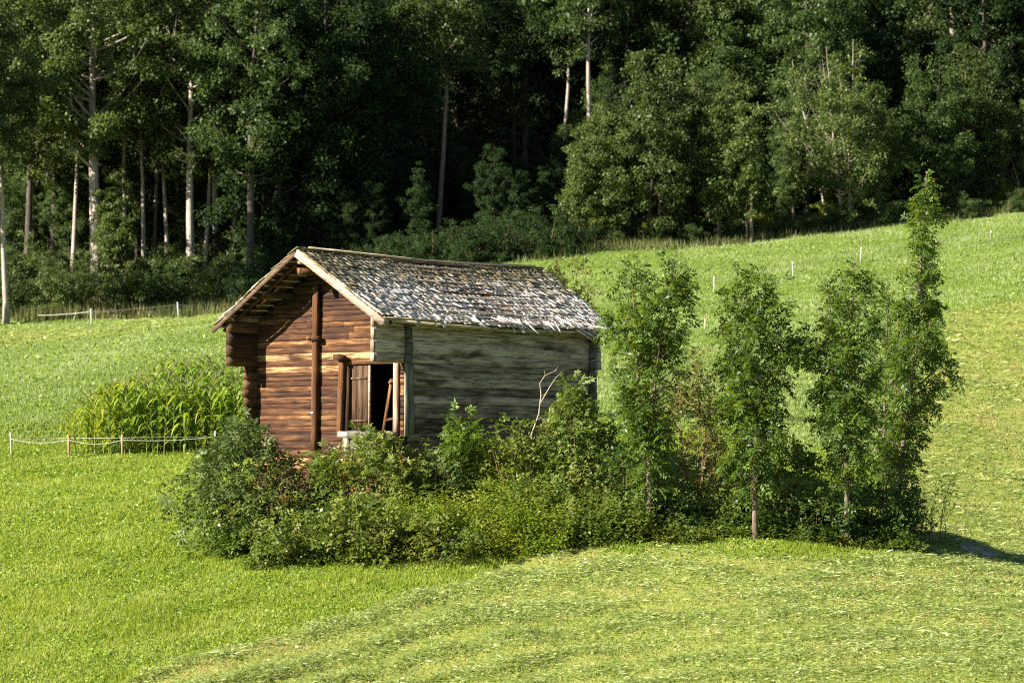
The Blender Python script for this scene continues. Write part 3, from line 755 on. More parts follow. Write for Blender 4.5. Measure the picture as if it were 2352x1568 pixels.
ash(3, L3, hgt(1975, 575, L3), [(0, 0, 0), (2, 0, 0), (5, .1, 0), (8, .35, 0)], [(1.8, .35), (2.4, .8), (3.4, 1.0), (5, 1.05), (6.4, .95), (7.2, .6), (8.1, .15)], 64, 3600,
    'third young ash, broad crown of fine leaves on a slim straight trunk', r0=.075, fork=(7.2, [(0, 0, 0), (2, 0, 0), (4, -.3, 0), (7.2, -.55, 0)], 3.2))
L4 = at(2052, 71)
ash(4, L4, hgt(2125, 395, L4), [(0, 0, 0), (2, .15, 0), (3.6, .42, 0), (6, .75, 0), (9.8, .98, 0)], [(1.2, .3), (3.0, .55), (4.2, .8), (5.4, .95), (6.2, .7), (7.2, .5), (8.2, .42), (9.2, .36), (9.8, .12)], 80, 3600,
    'tallest and rightmost ash, narrow bright green leader rising over the meadow', r0=.10, h0=1.6)
L5 = at(2030, 72)
ash(5, L5, hgt(2030, 640, L5), [(0, 0, 0), (3, .0, 0), (6.8, .1, 0)], [(1.6, .3), (3, .8), (4.5, .8), (5.8, .6), (6.8, .2)], 50, 1700, 'slim ash filling the gap behind the third and tallest ashes', r0=.08)

# ------------------------------------------------------------------ shrubs round the barn
def shrub(seed, loc, W, H, kind, nl, name, label, cat='shrub', mat=None, group=None, scale=1.0, dome=.5, ns=110, stems=22, depth=None, bark='twig', top=1.0):
    r = np.random.default_rng(seed); Dp = (depth or W) / 2
    st = []; Wd = MB(); ph = r.uniform(0, 6, 3)
    for i in range(ns):
        az = r.uniform(0, 2 * math.pi); h = H * (r.random() ** .8)
        q = (h / H - dome) / (1 - dome) if h / H > dome else (dome - h / H) / dome * .45
        R = math.sqrt(max(0, 1 - q * q)) * (1 + .22 * math.sin(3 * az + ph[0] + h) + .2 * math.sin(5 * az + ph[1] + 2.2 * h))
        k = r.uniform(.45, 1) ** .6
        hh = h * (1 + .10 * math.sin(2 * az + ph[2]) + .10 * math.sin(5 * az + ph[0]))
        p = arr(math.cos(az) * R * k * W / 2, math.sin(az) * R * k * Dp, hh)
        st.append((p, norm(arr(p[0], p[1], h * .4 + .3)), 1.0))
        if i < stems:
            b = arr(p[0] * .2, p[1] * .2, -.3); mid = (b + p) / 2 * arr(.75, .75, 1.15)
            ts = np.linspace(0, 1, 6)[:, None]
            Wd.tube((1 - ts) ** 2 * b + 2 * ts * (1 - ts) * mid + ts ** 2 * p, .028 * (1 - .8 * ts[:, 0]) * min(1, H / 2), 4, cap=False)
    P, D, N, T = scatter(r, st, nl, .26 * min(1.3, max(.6, H / 2)), outw=.7, droop=.3)
    P[:, 2] = np.abs(P[:, 2]) * 1.0
    V, F, T = leaves_of(r, kind, P, D, N, T, scale * 1.22)
    return tree_obj(name, label, cat, loc, Wd.mesh(name + '_stems'), mesh_np(name + '_foliage', V, F, T), BM[bark], LM[mat or kind], group=group, crown='foliage', trunk='stems')
def shr(seed, x0, x1, ytop, d, kind, dens, name, label, **k):
    x = (x0 + x1) / 2; loc = at(x, d); H = hgt(x, ytop, loc); W = (x1 - x0) / FP * d
    return shrub(seed, loc, W, H, kind, int(dens * W * H * 150), name, label, depth=k.pop('depth', min(W, 2.4)), **k)
shr(21, 428, 700, 1000, 67.6, 'elder', 1.25, 'elder_shrub', 'big dark grey-green elder at the left corner of the barn', cat='shrub', ns=150)
shr(22, 722, 975, 1022, 67.3, 'elder', 1.2, 'elder_shrub', 'rounded elder in front of the barn door steps', mat='bramble', ns=130)
shr(23, 455, 640, 1150, 66.2, 'bramble', 1.3, 'bramble_bush', 'low grey-green bramble under the big elder at the left end')
shr(24, 575, 760, 1178, 65.0, 'bramble', 1.3, 'bramble_bush', 'light green bramble at the lower left edge of the thicket')
shr(25, 735, 905, 1165, 64.7, 'bramble', 1.3, 'bramble_bush', 'bramble with coarse yellowish leaves below the rounded elder', scale=1.25)
shr(26, 860, 1085, 1190, 64.6, 'shade', 1.3, 'bramble_bush', 'dark leafy bush at the lowest front edge of the thicket', mat='bramble')
shr(27, 560, 720, 1075, 67.0, 'bramble', 1.2, 'bramble_bush', 'loose bush with brownish tips between the two elders', mat='rust', scale=.9)
shr(28, 1010, 1110, 992, 68.2, 'bright', 1.3, 'ash_sapling', 'bright green ash sapling against the grey barn wall', cat='sapling', dome=.25, depth=1.2, ns=60, stems=8)
shr(29, 940, 1060, 1050, 67.5, 'elder', 1.0, 'elder_shrub', 'small elder between the rounded elder and the bright sapling')
shr(30, 1105, 1260, 1005, 68.0, 'bramble', 1.25, 'hazel_bush', 'bush with pale leaf undersides right of the bright sapling', mat='bramble', scale=1.2)
shr(31, 1225, 1425, 945, 68.3, 'shade', 1.3, 'hazel_bush', 'tall bush against the rear end of the grey wall', mat='bramble', scale=1.1)
shr(32, 1285, 1350, 905, 68.0, 'bright', 1.2, 'ash_sapling', 'thin sapling poking out above the bush on the grey wall', cat='sapling', mat='bramble', dome=.6, depth=.7, ns=40, stems=6)
shr(33, 1370, 1500, 1040, 67.2, 'shade', 1.3, 'hazel_bush', 'bush at the foot of the leftmost ash')
shr(34, 1280, 1455, 1130, 66.6, 'bramble', 1.3, 'bramble_bush', 'low bush left of the leftmost ash trunk')
shr(35, 1525, 1665, 835, 69.5, 'rust', 1.0, 'spindle_shrub', 'tall reddish brown shrub behind the leftmost ash', ns=120, scale=1.05)
shr(36, 1490, 1640, 1120, 67.2, 'shade', 1.3, 'hazel_bush', 'bush between the first and second ash trunks', mat='shade')
shr(37, 1600, 1745, 1085, 67.4, 'rust', 1.1, 'hazel_bush', 'yellowing bush left of the second ash trunk', mat='bramble', scale=.9)
shr(38, 1740, 1900, 1045, 67.8, 'shade', 1.2, 'hazel_bush', 'leafy bush between the second and third ash trunks', mat='bramble')
shr(39, 1780, 1950, 1120, 66.7, 'shade', 1.3, 'hazel_bush', 'dark low bush left of the third ash trunk')
shr(40, 1930, 2060, 1115, 67.4, 'shade', 1.3, 'hazel_bush', 'dark bush right of the third ash trunk')
shr(41, 2020, 2125, 1120, 68.5, 'shade', 1.2, 'hazel_bush', 'dark bush at the right end of the thicket')
shr(42, 1630, 1730, 1150, 67.2, 'bramble', 1.2, 'bramble_bush', 'low bush at the foot of the second ash', mat='shade')
shr(43, 1262, 1345, 603, 93, 'shade', .8, 'hazel_bush', 'shrub showing behind the rear end of the shingle roof', mat='rust', dome=.8, ns=60)
shr(44, 1110, 1330, 1110, 66.9, 'bramble', 1.2, 'bramble_bush', 'low broad bush before the middle of the grey wall')
# dead twig before the grey wall
r = np.random.default_rng(50); mb = MB(); tl = at(1222, 68.6)
def tw(pts, r0, r1):
    P = np.array([unproj(x, y, 68.6 + dd) for x, y, dd in pts]) - tl
    mb.tube(P, np.linspace(r0, r1, len(P)), 5, cap=False)
tw([(1232, 1130, .2), (1226, 1040, 0), (1220, 1000, 0), (1238, 950, .05), (1243, 905, .1), (1240, 880, .1), (1252, 862, .1), (1278, 850, .15)], .034, .008)
tw([(1242, 925, .05), (1262, 890, -.1), (1276, 868, -.15), (1292, 852, -.2)], .022, .006)
tw([(1224, 1010, 0), (1238, 985, .1), (1254, 968, .15)], .018, .006); tw([(1226, 1035, 0), (1205, 1015, -.1), (1190, 1020, -.1)], .016, .006)
tw([(1274, 852, .15), (1282, 842, .2)], .008, .004); tw([(1243, 910, 0), (1256, 902, .1)], .01, .004); tw([(1252, 862, .1), (1250, 850, .1)], .008, .004)
mb.build('dead_branch', bark_mat('dead_wood', (.22, .17, .12), (.42, .35, .27), 2), label='bare crooked dead branch standing before the grey barn wall', cat='branch', loc=tl)
# tall seeding weeds at the right end
r = np.random.default_rng(51); mb = MB(); lw = at(2100, 69)
for i in range(46):
    b = arr(r.normal(0, .35), r.normal(0, .4), -.05); h = r.uniform(.9, 2.0); ln = arr(r.normal(.12, .18), r.normal(0, .15), 0)
    P = [b, b + ln * .4 + arr(0, 0, h * .5), b + ln * h + arr(0, 0, h)]; mb.tube(P, [.008, .006, .003], 3, cap=False, t=.4)
    for k in range(14):
        t = r.uniform(.35, 1); p = b + ln * h * t + arr(0, 0, h * t); d = norm(arr(r.normal(0, 1), r.normal(0, 1), 1.2)); l = r.uniform(.05, .2)
        mb.tube([p, p + d * l], [.009, .003], 3, t=r.uniform(0, 1), cap=False)
mb.build('mugwort', leaf_mat('seeding_weed', [(0, (.04, .06, .02)), (.6, (.10, .09, .045)), (1, (.18, .12, .07))], .2), label='wispy brown seeding weeds at the right end of the thicket', cat='weeds', loc=lw)

# nettles and herbs under the shrubs: nobody could count them
def herbs(seed, polys, dens, hr, mat, name, label, ll=.11, lwid=.065):
    r = np.random.default_rng(seed); PP, DD, TT = [], [], []
    for (x0, x1, d0, d1, n_, h0, h1) in polys:
        px = r.uniform(x0, x1, n_); d = r.uniform(d0, d1, n_)
        x = (px - 1176) / FP * d; z = gz(x, d); h = r.uniform(h0, h1, n_) * (.6 + .8 * fbm(x / .7, d / .7, 2)); k = 16
        t = r.uniform(.12, 1, (n_, k)); az = r.uniform(0, 6.3, (n_, k)); sp = .05 + .10 * (1 - t)
        bx = x[:, None] + np.cos(az) * sp + t * r.normal(0, .08, (n_, 1)); by = d[:, None] + np.sin(az) * sp; bz = z[:, None] + h[:, None] * t
        PP.append(np.stack([bx, by, bz], -1).reshape(-1, 3))
        DD.append(np.stack([np.cos(az), np.sin(az), r.normal(.15, .4, (n_, k))], -1).reshape(-1, 3)); TT.append(np.repeat(r.random(n_) * .6, k) + r.random(n_ * k) * .4)
    P = np.concatenate(PP); D = np.concatenate(DD); N = norm(arr(0, 0, 1) + r.normal(0, .35, P.shape))
    V, F = leaf_quads(P, D, N, ll * r.uniform(.6, 1.4, len(P)), lwid * r.uniform(.7, 1.3, len(P)))
    return link(name, mesh_np(name, V, F, np.concatenate(TT)), mat, kind='stuff', label=label, cat='undergrowth')
herbs(60, [(880, 1310, 65.0, 67.6, 2300, .7, 1.5), (1060, 1300, 64.8, 65.8, 500, .3, .7), (900, 1250, 67.5, 69, 700, 1.1, 1.9)], 1, 1, LM['nettle'], 'nettles', 'yellow-green nettles and herbs along the middle of the thicket', ll=.10, lwid=.05)
herbs(61, [(500, 900, 65.4, 67.8, 1700, .5, 1.1), (1290, 2100, 66.2, 69.5, 2400, .3, .8)], 1, 1, LM['shade'], 'undergrowth', 'dark low herbs between the shrubs and ash trunks')
herbs(63, [(590, 1000, 64.5, 66.6, 1200, .3, .8), (470, 600, 66.0, 67.4, 300, .4, .9), (1250, 1500, 65.2, 67.2, 900, .5, 1.2)], 1, 1, LM['bramble'], 'undergrowth', 'mixed green herbs tangled between the bushes of the thicket', ll=.12, lwid=.07)
herbs(62, [(1400, 1620, 65.3, 66.2, 260, .15, .5), (1620, 2120, 66.0, 66.7, 420, .15, .4), (560, 1000, 64.3, 64.8, 160, .12, .3)], 1, 1, LM['bramble'], 'undergrowth', 'fresh green herbs along the front edge of the thicket')

# ------------------------------------------------------------------ maize
m_corn = [leaf_mat('maize_leaf', [(0, (.06, .12, .014)), (.5, (.16, .26, .028)), (1, (.36, .46, .10))], .38, (.36, .52, .03), rough=.35, spec=.6),
          leaf_mat('yellowing_maize_leaf', [(0, (.12, .20, .015)), (.5, (.24, .32, .025)), (1, (.38, .38, .05))], .4, (.55, .60, .03), rough=.4)]
m_tas = leaf_mat('maize_tassel', [(0, (.14, .16, .05)), (1, (.34, .30, .14))], .2)
m_stalk = leaf_mat('maize_stalk', [(0, (.10, .16, .02)), (1, (.22, .22, .05))], .1)
def maize_meshes(seed):
    r = np.random.default_rng(seed); st = MB(); st.tube([(0, 0, -.05), (.01, 0, 1), (.02, .01, 2.02)], [.019, .014, .007], 5, cap=False)
    lv = MB()
    for k in range(12):
        h = .2 + k * .155; az = (k % 2) * math.pi + r.normal(0, .45) + seed; L = r.uniform(.55, .9) * (1 if 2 < k < 10 else .65); w0 = r.uniform(.09, .13)
        u = arr(math.cos(az), math.sin(az), 0); sd = arr(-math.sin(az), math.cos(az), 0); up_ = r.uniform(1.3, 1.9); curl = r.uniform(.9, 1.8)
        P = []; n_ = 7
        for i in range(n_):
            t = i / (n_ - 1); c = arr(0, 0, h) + u * (L * (t - .22 * t * t)) + arr(0, 0, L * (up_ * t - curl * t * t)); ww = w0 * (1 - t ** 2.2) * (.65 + .35 * min(1, t * 4)) / 2 + .002
            tw_ = arr(0, 0, 1) * ww * .35 + u * 0; s2 = sd * math.cos(t * .8) + arr(0, 0, 1) * math.sin(t * .8 * r.choice([-1, 1])) * .5
            P += [c - s2 * ww + tw_, c, c + s2 * ww + tw_]
        Fq = []
        for i in range(n_ - 1):
            for q in (0, 1): Fq.append([i * 3 + q, i * 3 + q + 1, i * 3 + q + 4, i * 3 + q + 3])
        lv.add(P, Fq, r.random())
    ta = MB()
    for k in range(3):
        d = norm(arr(r.normal(0, .22), r.normal(0, .35), 1)); b = arr(.02, .01, 2.0 + .015 * k); l = r.uniform(.14, .28)
        ta.tube([b, b + d * l * .6, b + d * l + arr(d[0], d[1], -.3) * .05], [.007, .007, .003], 3, t=r.random(), cap=False)
    return st.mesh('maize_stalk'), lv.mesh('maize_leaves'), ta.mesh('maize_tassel')
mm = [maize_meshes(s) for s in range(5)]
def maize(k, y_):
    t = link('maize_plant', None, label='tall green maize plant in the plot behind the barn' if not y_ else 'yellowing maize plant at the left front edge of the plot', cat='maize plant', group='maize plants in the plot' if not y_ else 'yellow maize at the plot edge')
    a, b, c = mm[k]
    for nm, me, mt in (('stalk', a, m_stalk), ('leaves', b, m_corn[int(y_)]), ('tassel', c, m_tas)):
        if me.users and y_: me = me.copy()
        link(nm, me, mt, t)
    return t
src = {(k, y_): maize(k, y_) for y_ in (False, True) for k in range(5)}
used = set(); r = np.random.default_rng(77); cnt = 0
spots = []
for row in range(9):
    d = 88.6 + row * .80
    xl = unproj(130, 900, 88)[0] + .26 * row; xr = unproj(572 + row * 3, 900, d)[0]
    x = xl
    while x < xr:
        spots.append((x + r.normal(0, .04), d + r.normal(0, .09), row, x - xl)); x += .20 if row < 2 else .235 if row < 6 else .2
spots.sort(key=lambda q: (q[2]))
for x, y, row, e in spots[:312]:
    if r.random() < .04: continue
    yl = bool((e < 1.6 + r.normal(0, .5)) or (row == 0 and r.random() < .25)); k = int(r.integers(5)); key = (k, yl)
    o = src[key] if key not in used else copy_tree(src[key]); used.add(key)
    sc = float(np.clip(.55 + e * .42 + row * .03, .55, 1.16) * r.uniform(.92, 1.08))
    o.location = (x, y, float(gz(x, y))); o.rotation_euler = (r.normal(0, .06), r.normal(0, .06), r.uniform(0, 6.28)); o.scale = (sc * r.uniform(.9, 1.15),) * 2 + (sc,)
for key in src:
    if key not in used:
        for ch in list(src[key].children): bpy.data.objects.remove(ch)
        bpy.data.objects.remove(src[key])

# ------------------------------------------------------------------ fences
m_post2 = plain_mat('grey_fence_post', (.52, .47, .40), .8, (.36, .31, .25), 20); m_postb = plain_mat('brown_fence_post', (.42, .27, .15), .8, (.28, .17, .09), 20)
m_tape = plain_mat('fence_tape', (.72, .68, .60), .6); m_wire = plain_mat('fence_cord', (.60, .58, .50), .6); m_white = plain_mat('white_plastic_post', (.50, .48, .42), .6)
def fence(name, label, posts, mat, tapemat, tr, ph, hw, sag=.08, ends=None, wt=.05):
    """posts: list of (px, py of the foot); ph post height; hw height of the line"""
    base = G(*posts[0]); f = link(name, None, label=label, cat='fence', loc=base); tops = []
    for i, (px, py) in enumerate(posts):
        g = G(px, py); q = MB(); ln = arr(rng.normal(0, .05), rng.normal(0, .05), 1)
        q.beam((0, 0, -.15), ln * ph, wt, wt, .5, up=(0, 1, 0), jit=.003, seg=2); q.build('post', mat[i] if isinstance(mat, list) else mat, f, loc=g - base)
        tops.append(g - base + ln * hw)
    pts = ([unproj(*ends[0]) - base] if ends and ends[0] else []) + tops + ([unproj(*ends[1]) - base] if ends and ends[1] else [])
    q = MB(); line = []
    for a, b in zip(pts[:-1], pts[1:]):
        sg_ = sag * rng.uniform(.5, 1.3)
        for t in np.linspace(0, 1, 9)[:-1]: line.append(a + (b - a) * t + arr(0, -.03, -sg_ * 4 * t * (1 - t)))
    line.append(pts[-1] + arr(0, -.03, 0)); q.tube(line, tr, 5); q.build('cord', tapemat, f)
fence('cord_fence', 'low fence of thin posts and pale cord before the maize', [(27, 1050), (158, 1052), (281, 1053), (495, 1045)], [m_post2, m_postb, m_postb, m_post2], m_wire, .009, .86, .66, .13, wt=.055)
fence('tape_fence', 'white tape fence along the left edge of the wood', [(211, 749), (411, 732)], m_white, m_tape, .012, 1.02, .86, .06, ends=[(88, 724, 146), (505, 704, 152)], wt=.075)
fence('cord_fence', 'thin cord fence crossing the right hillside meadow', [(1640, 675), (1822, 640), (1976, 606), (2278, 566)], m_white, m_wire, .014, .98, .8, .1, ends=[None, (2400, 535, 150)], wt=.06)
g = G(1619, 760); q = MB(); q.beam((0, 0, -.1), (.02, 0, .62), .05, .05, .4, up=(0, 1, 0)); st_ = q.build('marker_stake', m_post2, label='small stake with a red tip in the meadow between the ashes', cat='stake', loc=g)
q = MB(); q.beam((.02, 0, .60), (.022, 0, .74), .056, .056, .5, up=(0, 1, 0)); q.build('red_tip', plain_mat('red_paint', (.5, .06, .04), .5), st_)
g = G(1291, 1262); q = MB(); q.beam((0, 0, -.1), (.01, 0, .36), .035, .03, .4, up=(0, 1, 0)); q.build('marker_stake', m_postb, label='short thin stake at the mown edge in front of the thicket', cat='stake', loc=g)
# gravel path and boulder-like stones
pp = [G(2198, 1262, 70), G(2260, 1268, 70), G(2352, 1281, 70), G(2480, 1300, 68)]
V = []; Fq = []
ts = np.linspace(0, len(pp) - 1, 40)
for t in ts:
    i = min(int(t), len(pp) - 2); c = pp[i] + (pp[i + 1] - pp[i]) * (t - i)
    for k in (-.8, -.3, .3, .8):
        y = c[1] + k * (1 + .2 * math.sin(t * 7)); V.append((c[0], y, float(gz(c[0], y)) + .05 - .02 * abs(k)))
for i in range(39):
    for k in range(3): Fq.append([i * 4 + k, i * 4 + 4 + k, i * 4 + 5 + k, i * 4 + 1 + k])
link('gravel_path', mesh_np('gravel_path', V, Fq, smooth=True), plain_mat('gravel', (.42, .36, .33), .95, (.26, .22, .20), 12), kind='structure')
# ------------------------------------------------------------------ END MID
# ------------------------------------------------------------------ the wood: prototypes, then copies
def clumps(r, st, ncl, per, cr, lsz, flat=.6, up=.25):
    Pp = np.array([s[0] for s in st]); Ww = np.array([s[2] for s in st]) ** 1.3
    k = r.choice(len(Pp), ncl, p=Ww / Ww.sum()); Cn = Pp[k] + r.normal(0, .35, (ncl, 3))
    rad = cr * r.uniform(.5, 1.3, ncl); n_ = ncl * per
    j = np.repeat(np.arange(ncl), per)
    d = norm(r.normal(0, 1, (n_, 3))); rr = r.random(n_) ** .45
    P = Cn[j] + d * (rr * rad[j])[:, None] * arr(1, 1, flat)
    D = norm(d * .6 + r.normal(0, .6, (n_, 3)) - arr(0, 0, .35)); N = norm(d * .5 + arr(0, 0, .9) + r.normal(0, .4, (n_, 3)))
    s = lsz * r.uniform(.6, 1.35, n_)
    V, F = leaf_quads(P, D, N, s, s * .62)
    T = np.clip(r.random(ncl)[j] * .5 + r.random(n_) * .5, 0, 1)
    return mesh_np('crown', V, F, T)
def wood_proto(seed, H, prof, nb, r0, ncl, per, cr, lsz, stems=1, asc=(20, 55), lean=0.0, h0=None, twin=0, spread=.5):
    r = np.random.default_rng(seed); W = None; st = []
    for k in range(stems):
        a = r.uniform(0, 6.3); q = spread * k ** .5
        bx, by = math.cos(a) * q, math.sin(a) * q; hh = H * (1 if k == 0 else r.uniform(.7, .95))
        path = [(0, bx, by), (hh * .45, bx * 1.6 + r.normal(0, .2) + lean * .5, by * 1.6), (hh, bx * 2.6 + r.normal(0, .4) + lean, by * 2.6 + r.normal(0, .3))]
        pf = [(h * hh / H, w_ * (1 if stems == 1 else .62)) for h, w_ in prof]
        Wk, sk = skeleton(r, hh, path, pf, max(8, nb // stems), r0 * (1 if k == 0 else .75), asc=asc, h0=h0, wig=.05 * H / 15, twigs=2)
        st += sk
        if W is None: W = Wk
        else: W.add(np.vstack(Wk.V), np.vstack(Wk.F), .5)
    if twin:
        W.tube([(-.1, .1, 0), (-.30, .1, twin * .5), (-.45, .1, twin), (-1.6, .1, twin * 1.5)], [r0 * .8, r0 * .68, r0 * .55, .05], 8)
    return W.mesh('trunk'), clumps(r, st, ncl, per, cr, lsz)
PR = {
 'tall':   wood_proto(101, 23, [(8, 1.5), (11, 3.2), (15, 4.2), (19, 3.6), (23, 1)], 46, .30, 330, 75, .75, .24),
 'tall2':  wood_proto(102, 24, [(6, 1.2), (10, 2.6), (15, 3.8), (20, 3.4), (24, .8)], 50, .26, 340, 75, .72, .24),
 'twin':   wood_proto(103, 25, [(9.5, 1.5), (12, 4.2), (16, 5.2), (20, 4.4), (25, 1.2)], 52, .40, 420, 80, .8, .24, twin=9.5),
 'slim':   wood_proto(104, 21, [(11, .8), (14, 2.6), (17, 2.9), (21, .8)], 30, .20, 190, 70, .7, .23, lean=.8),
 'maple':  wood_proto(105, 19, [(2.5, 2.5), (6, 4.0), (11, 4.6), (15, 3.8), (19, 1.2)], 60, .28, 470, 75, .8, .26, asc=(10, 45)),
 'maple2': wood_proto(106, 21, [(3.5, 2.0), (8, 3.8), (13, 4.3), (17, 3.3), (21, 1)], 60, .28, 450, 75, .8, .26, asc=(10, 45)),
 'young':  wood_proto(107, 10, [(1.6, 1.0), (3.5, 2.0), (6, 2.4), (8, 1.8), (10, .5)], 50, .10, 300, 70, .5, .17, stems=3, asc=(40, 68)),
 'young2': wood_proto(108, 8.5, [(1.8, .7), (3.5, 1.3), (5.5, 1.6), (7.2, 1.1), (8.5, .35)], 44, .09, 210, 70, .45, .16, stems=2, asc=(42, 70), spread=.3),
 'broad':  wood_proto(109, 12, [(2.8, 2.4), (5, 4.0), (7.5, 4.3), (10, 3.0), (12, .9)], 84, .12, 560, 75, .6, .18, stems=7, asc=(35, 66), spread=.75),
 'bush':   wood_proto(110, 2.6, [(.2, 1.0), (1.0, 1.5), (1.9, 1.2), (2.6, .4)], 40, .03, 120, 60, .35, .13, stems=4, asc=(25, 60), spread=.3),
 'bush2':  wood_proto(111, 2.0, [(.1, 1.2), (.8, 1.7), (1.5, 1.2), (2.0, .5)], 40, .03, 120, 60, .35, .13, stems=5, asc=(20, 55), spread=.4),
 'spruce': wood_proto(112, 20, [(2, 2.8), (8, 2.3), (14, 1.4), (20, .2)], 90, .22, 420, 60, .5, .16, asc=(-18, 2)),
}
SRC = {}; rw = np.random.default_rng(200)
def wtree(kind, leaf, bark, loc, label, sc=1.0, rz=None, group='trees of the wood', cat='tree', name=None, sxy=1.0):
    k = (kind, leaf, bark); tm, cm = PR[kind]
    bush = kind.startswith('bush')
    name = name or ('woodland_bush' if bush else 'spruce_tree' if kind == 'spruce' else 'young_tree' if kind[:5] in ('young', 'broad') else 'maple_tree' if kind[:5] == 'maple' else 'ash_tree')
    if k in SRC: o = copy_tree(SRC[k])
    else:
        if any(q[0] == kind for q in SRC): tm = tm.copy(); cm = cm.copy()
        o = tree_obj(name, label, cat, loc, tm, cm, BM[bark], LM[leaf], crown='foliage' if bush else 'crown', trunk='stems' if bush else 'trunk'); SRC[k] = o
    o.name = name; o['label'] = label; o['category'] = cat; o['group'] = group; o.location = loc
    o.rotation_euler = (0, 0, rw.uniform(0, 6.28) if rz is None else rz); o.scale = (sc * sxy, sc * sxy, sc)
    return o
def foot(px, py, d): return at(px, d)
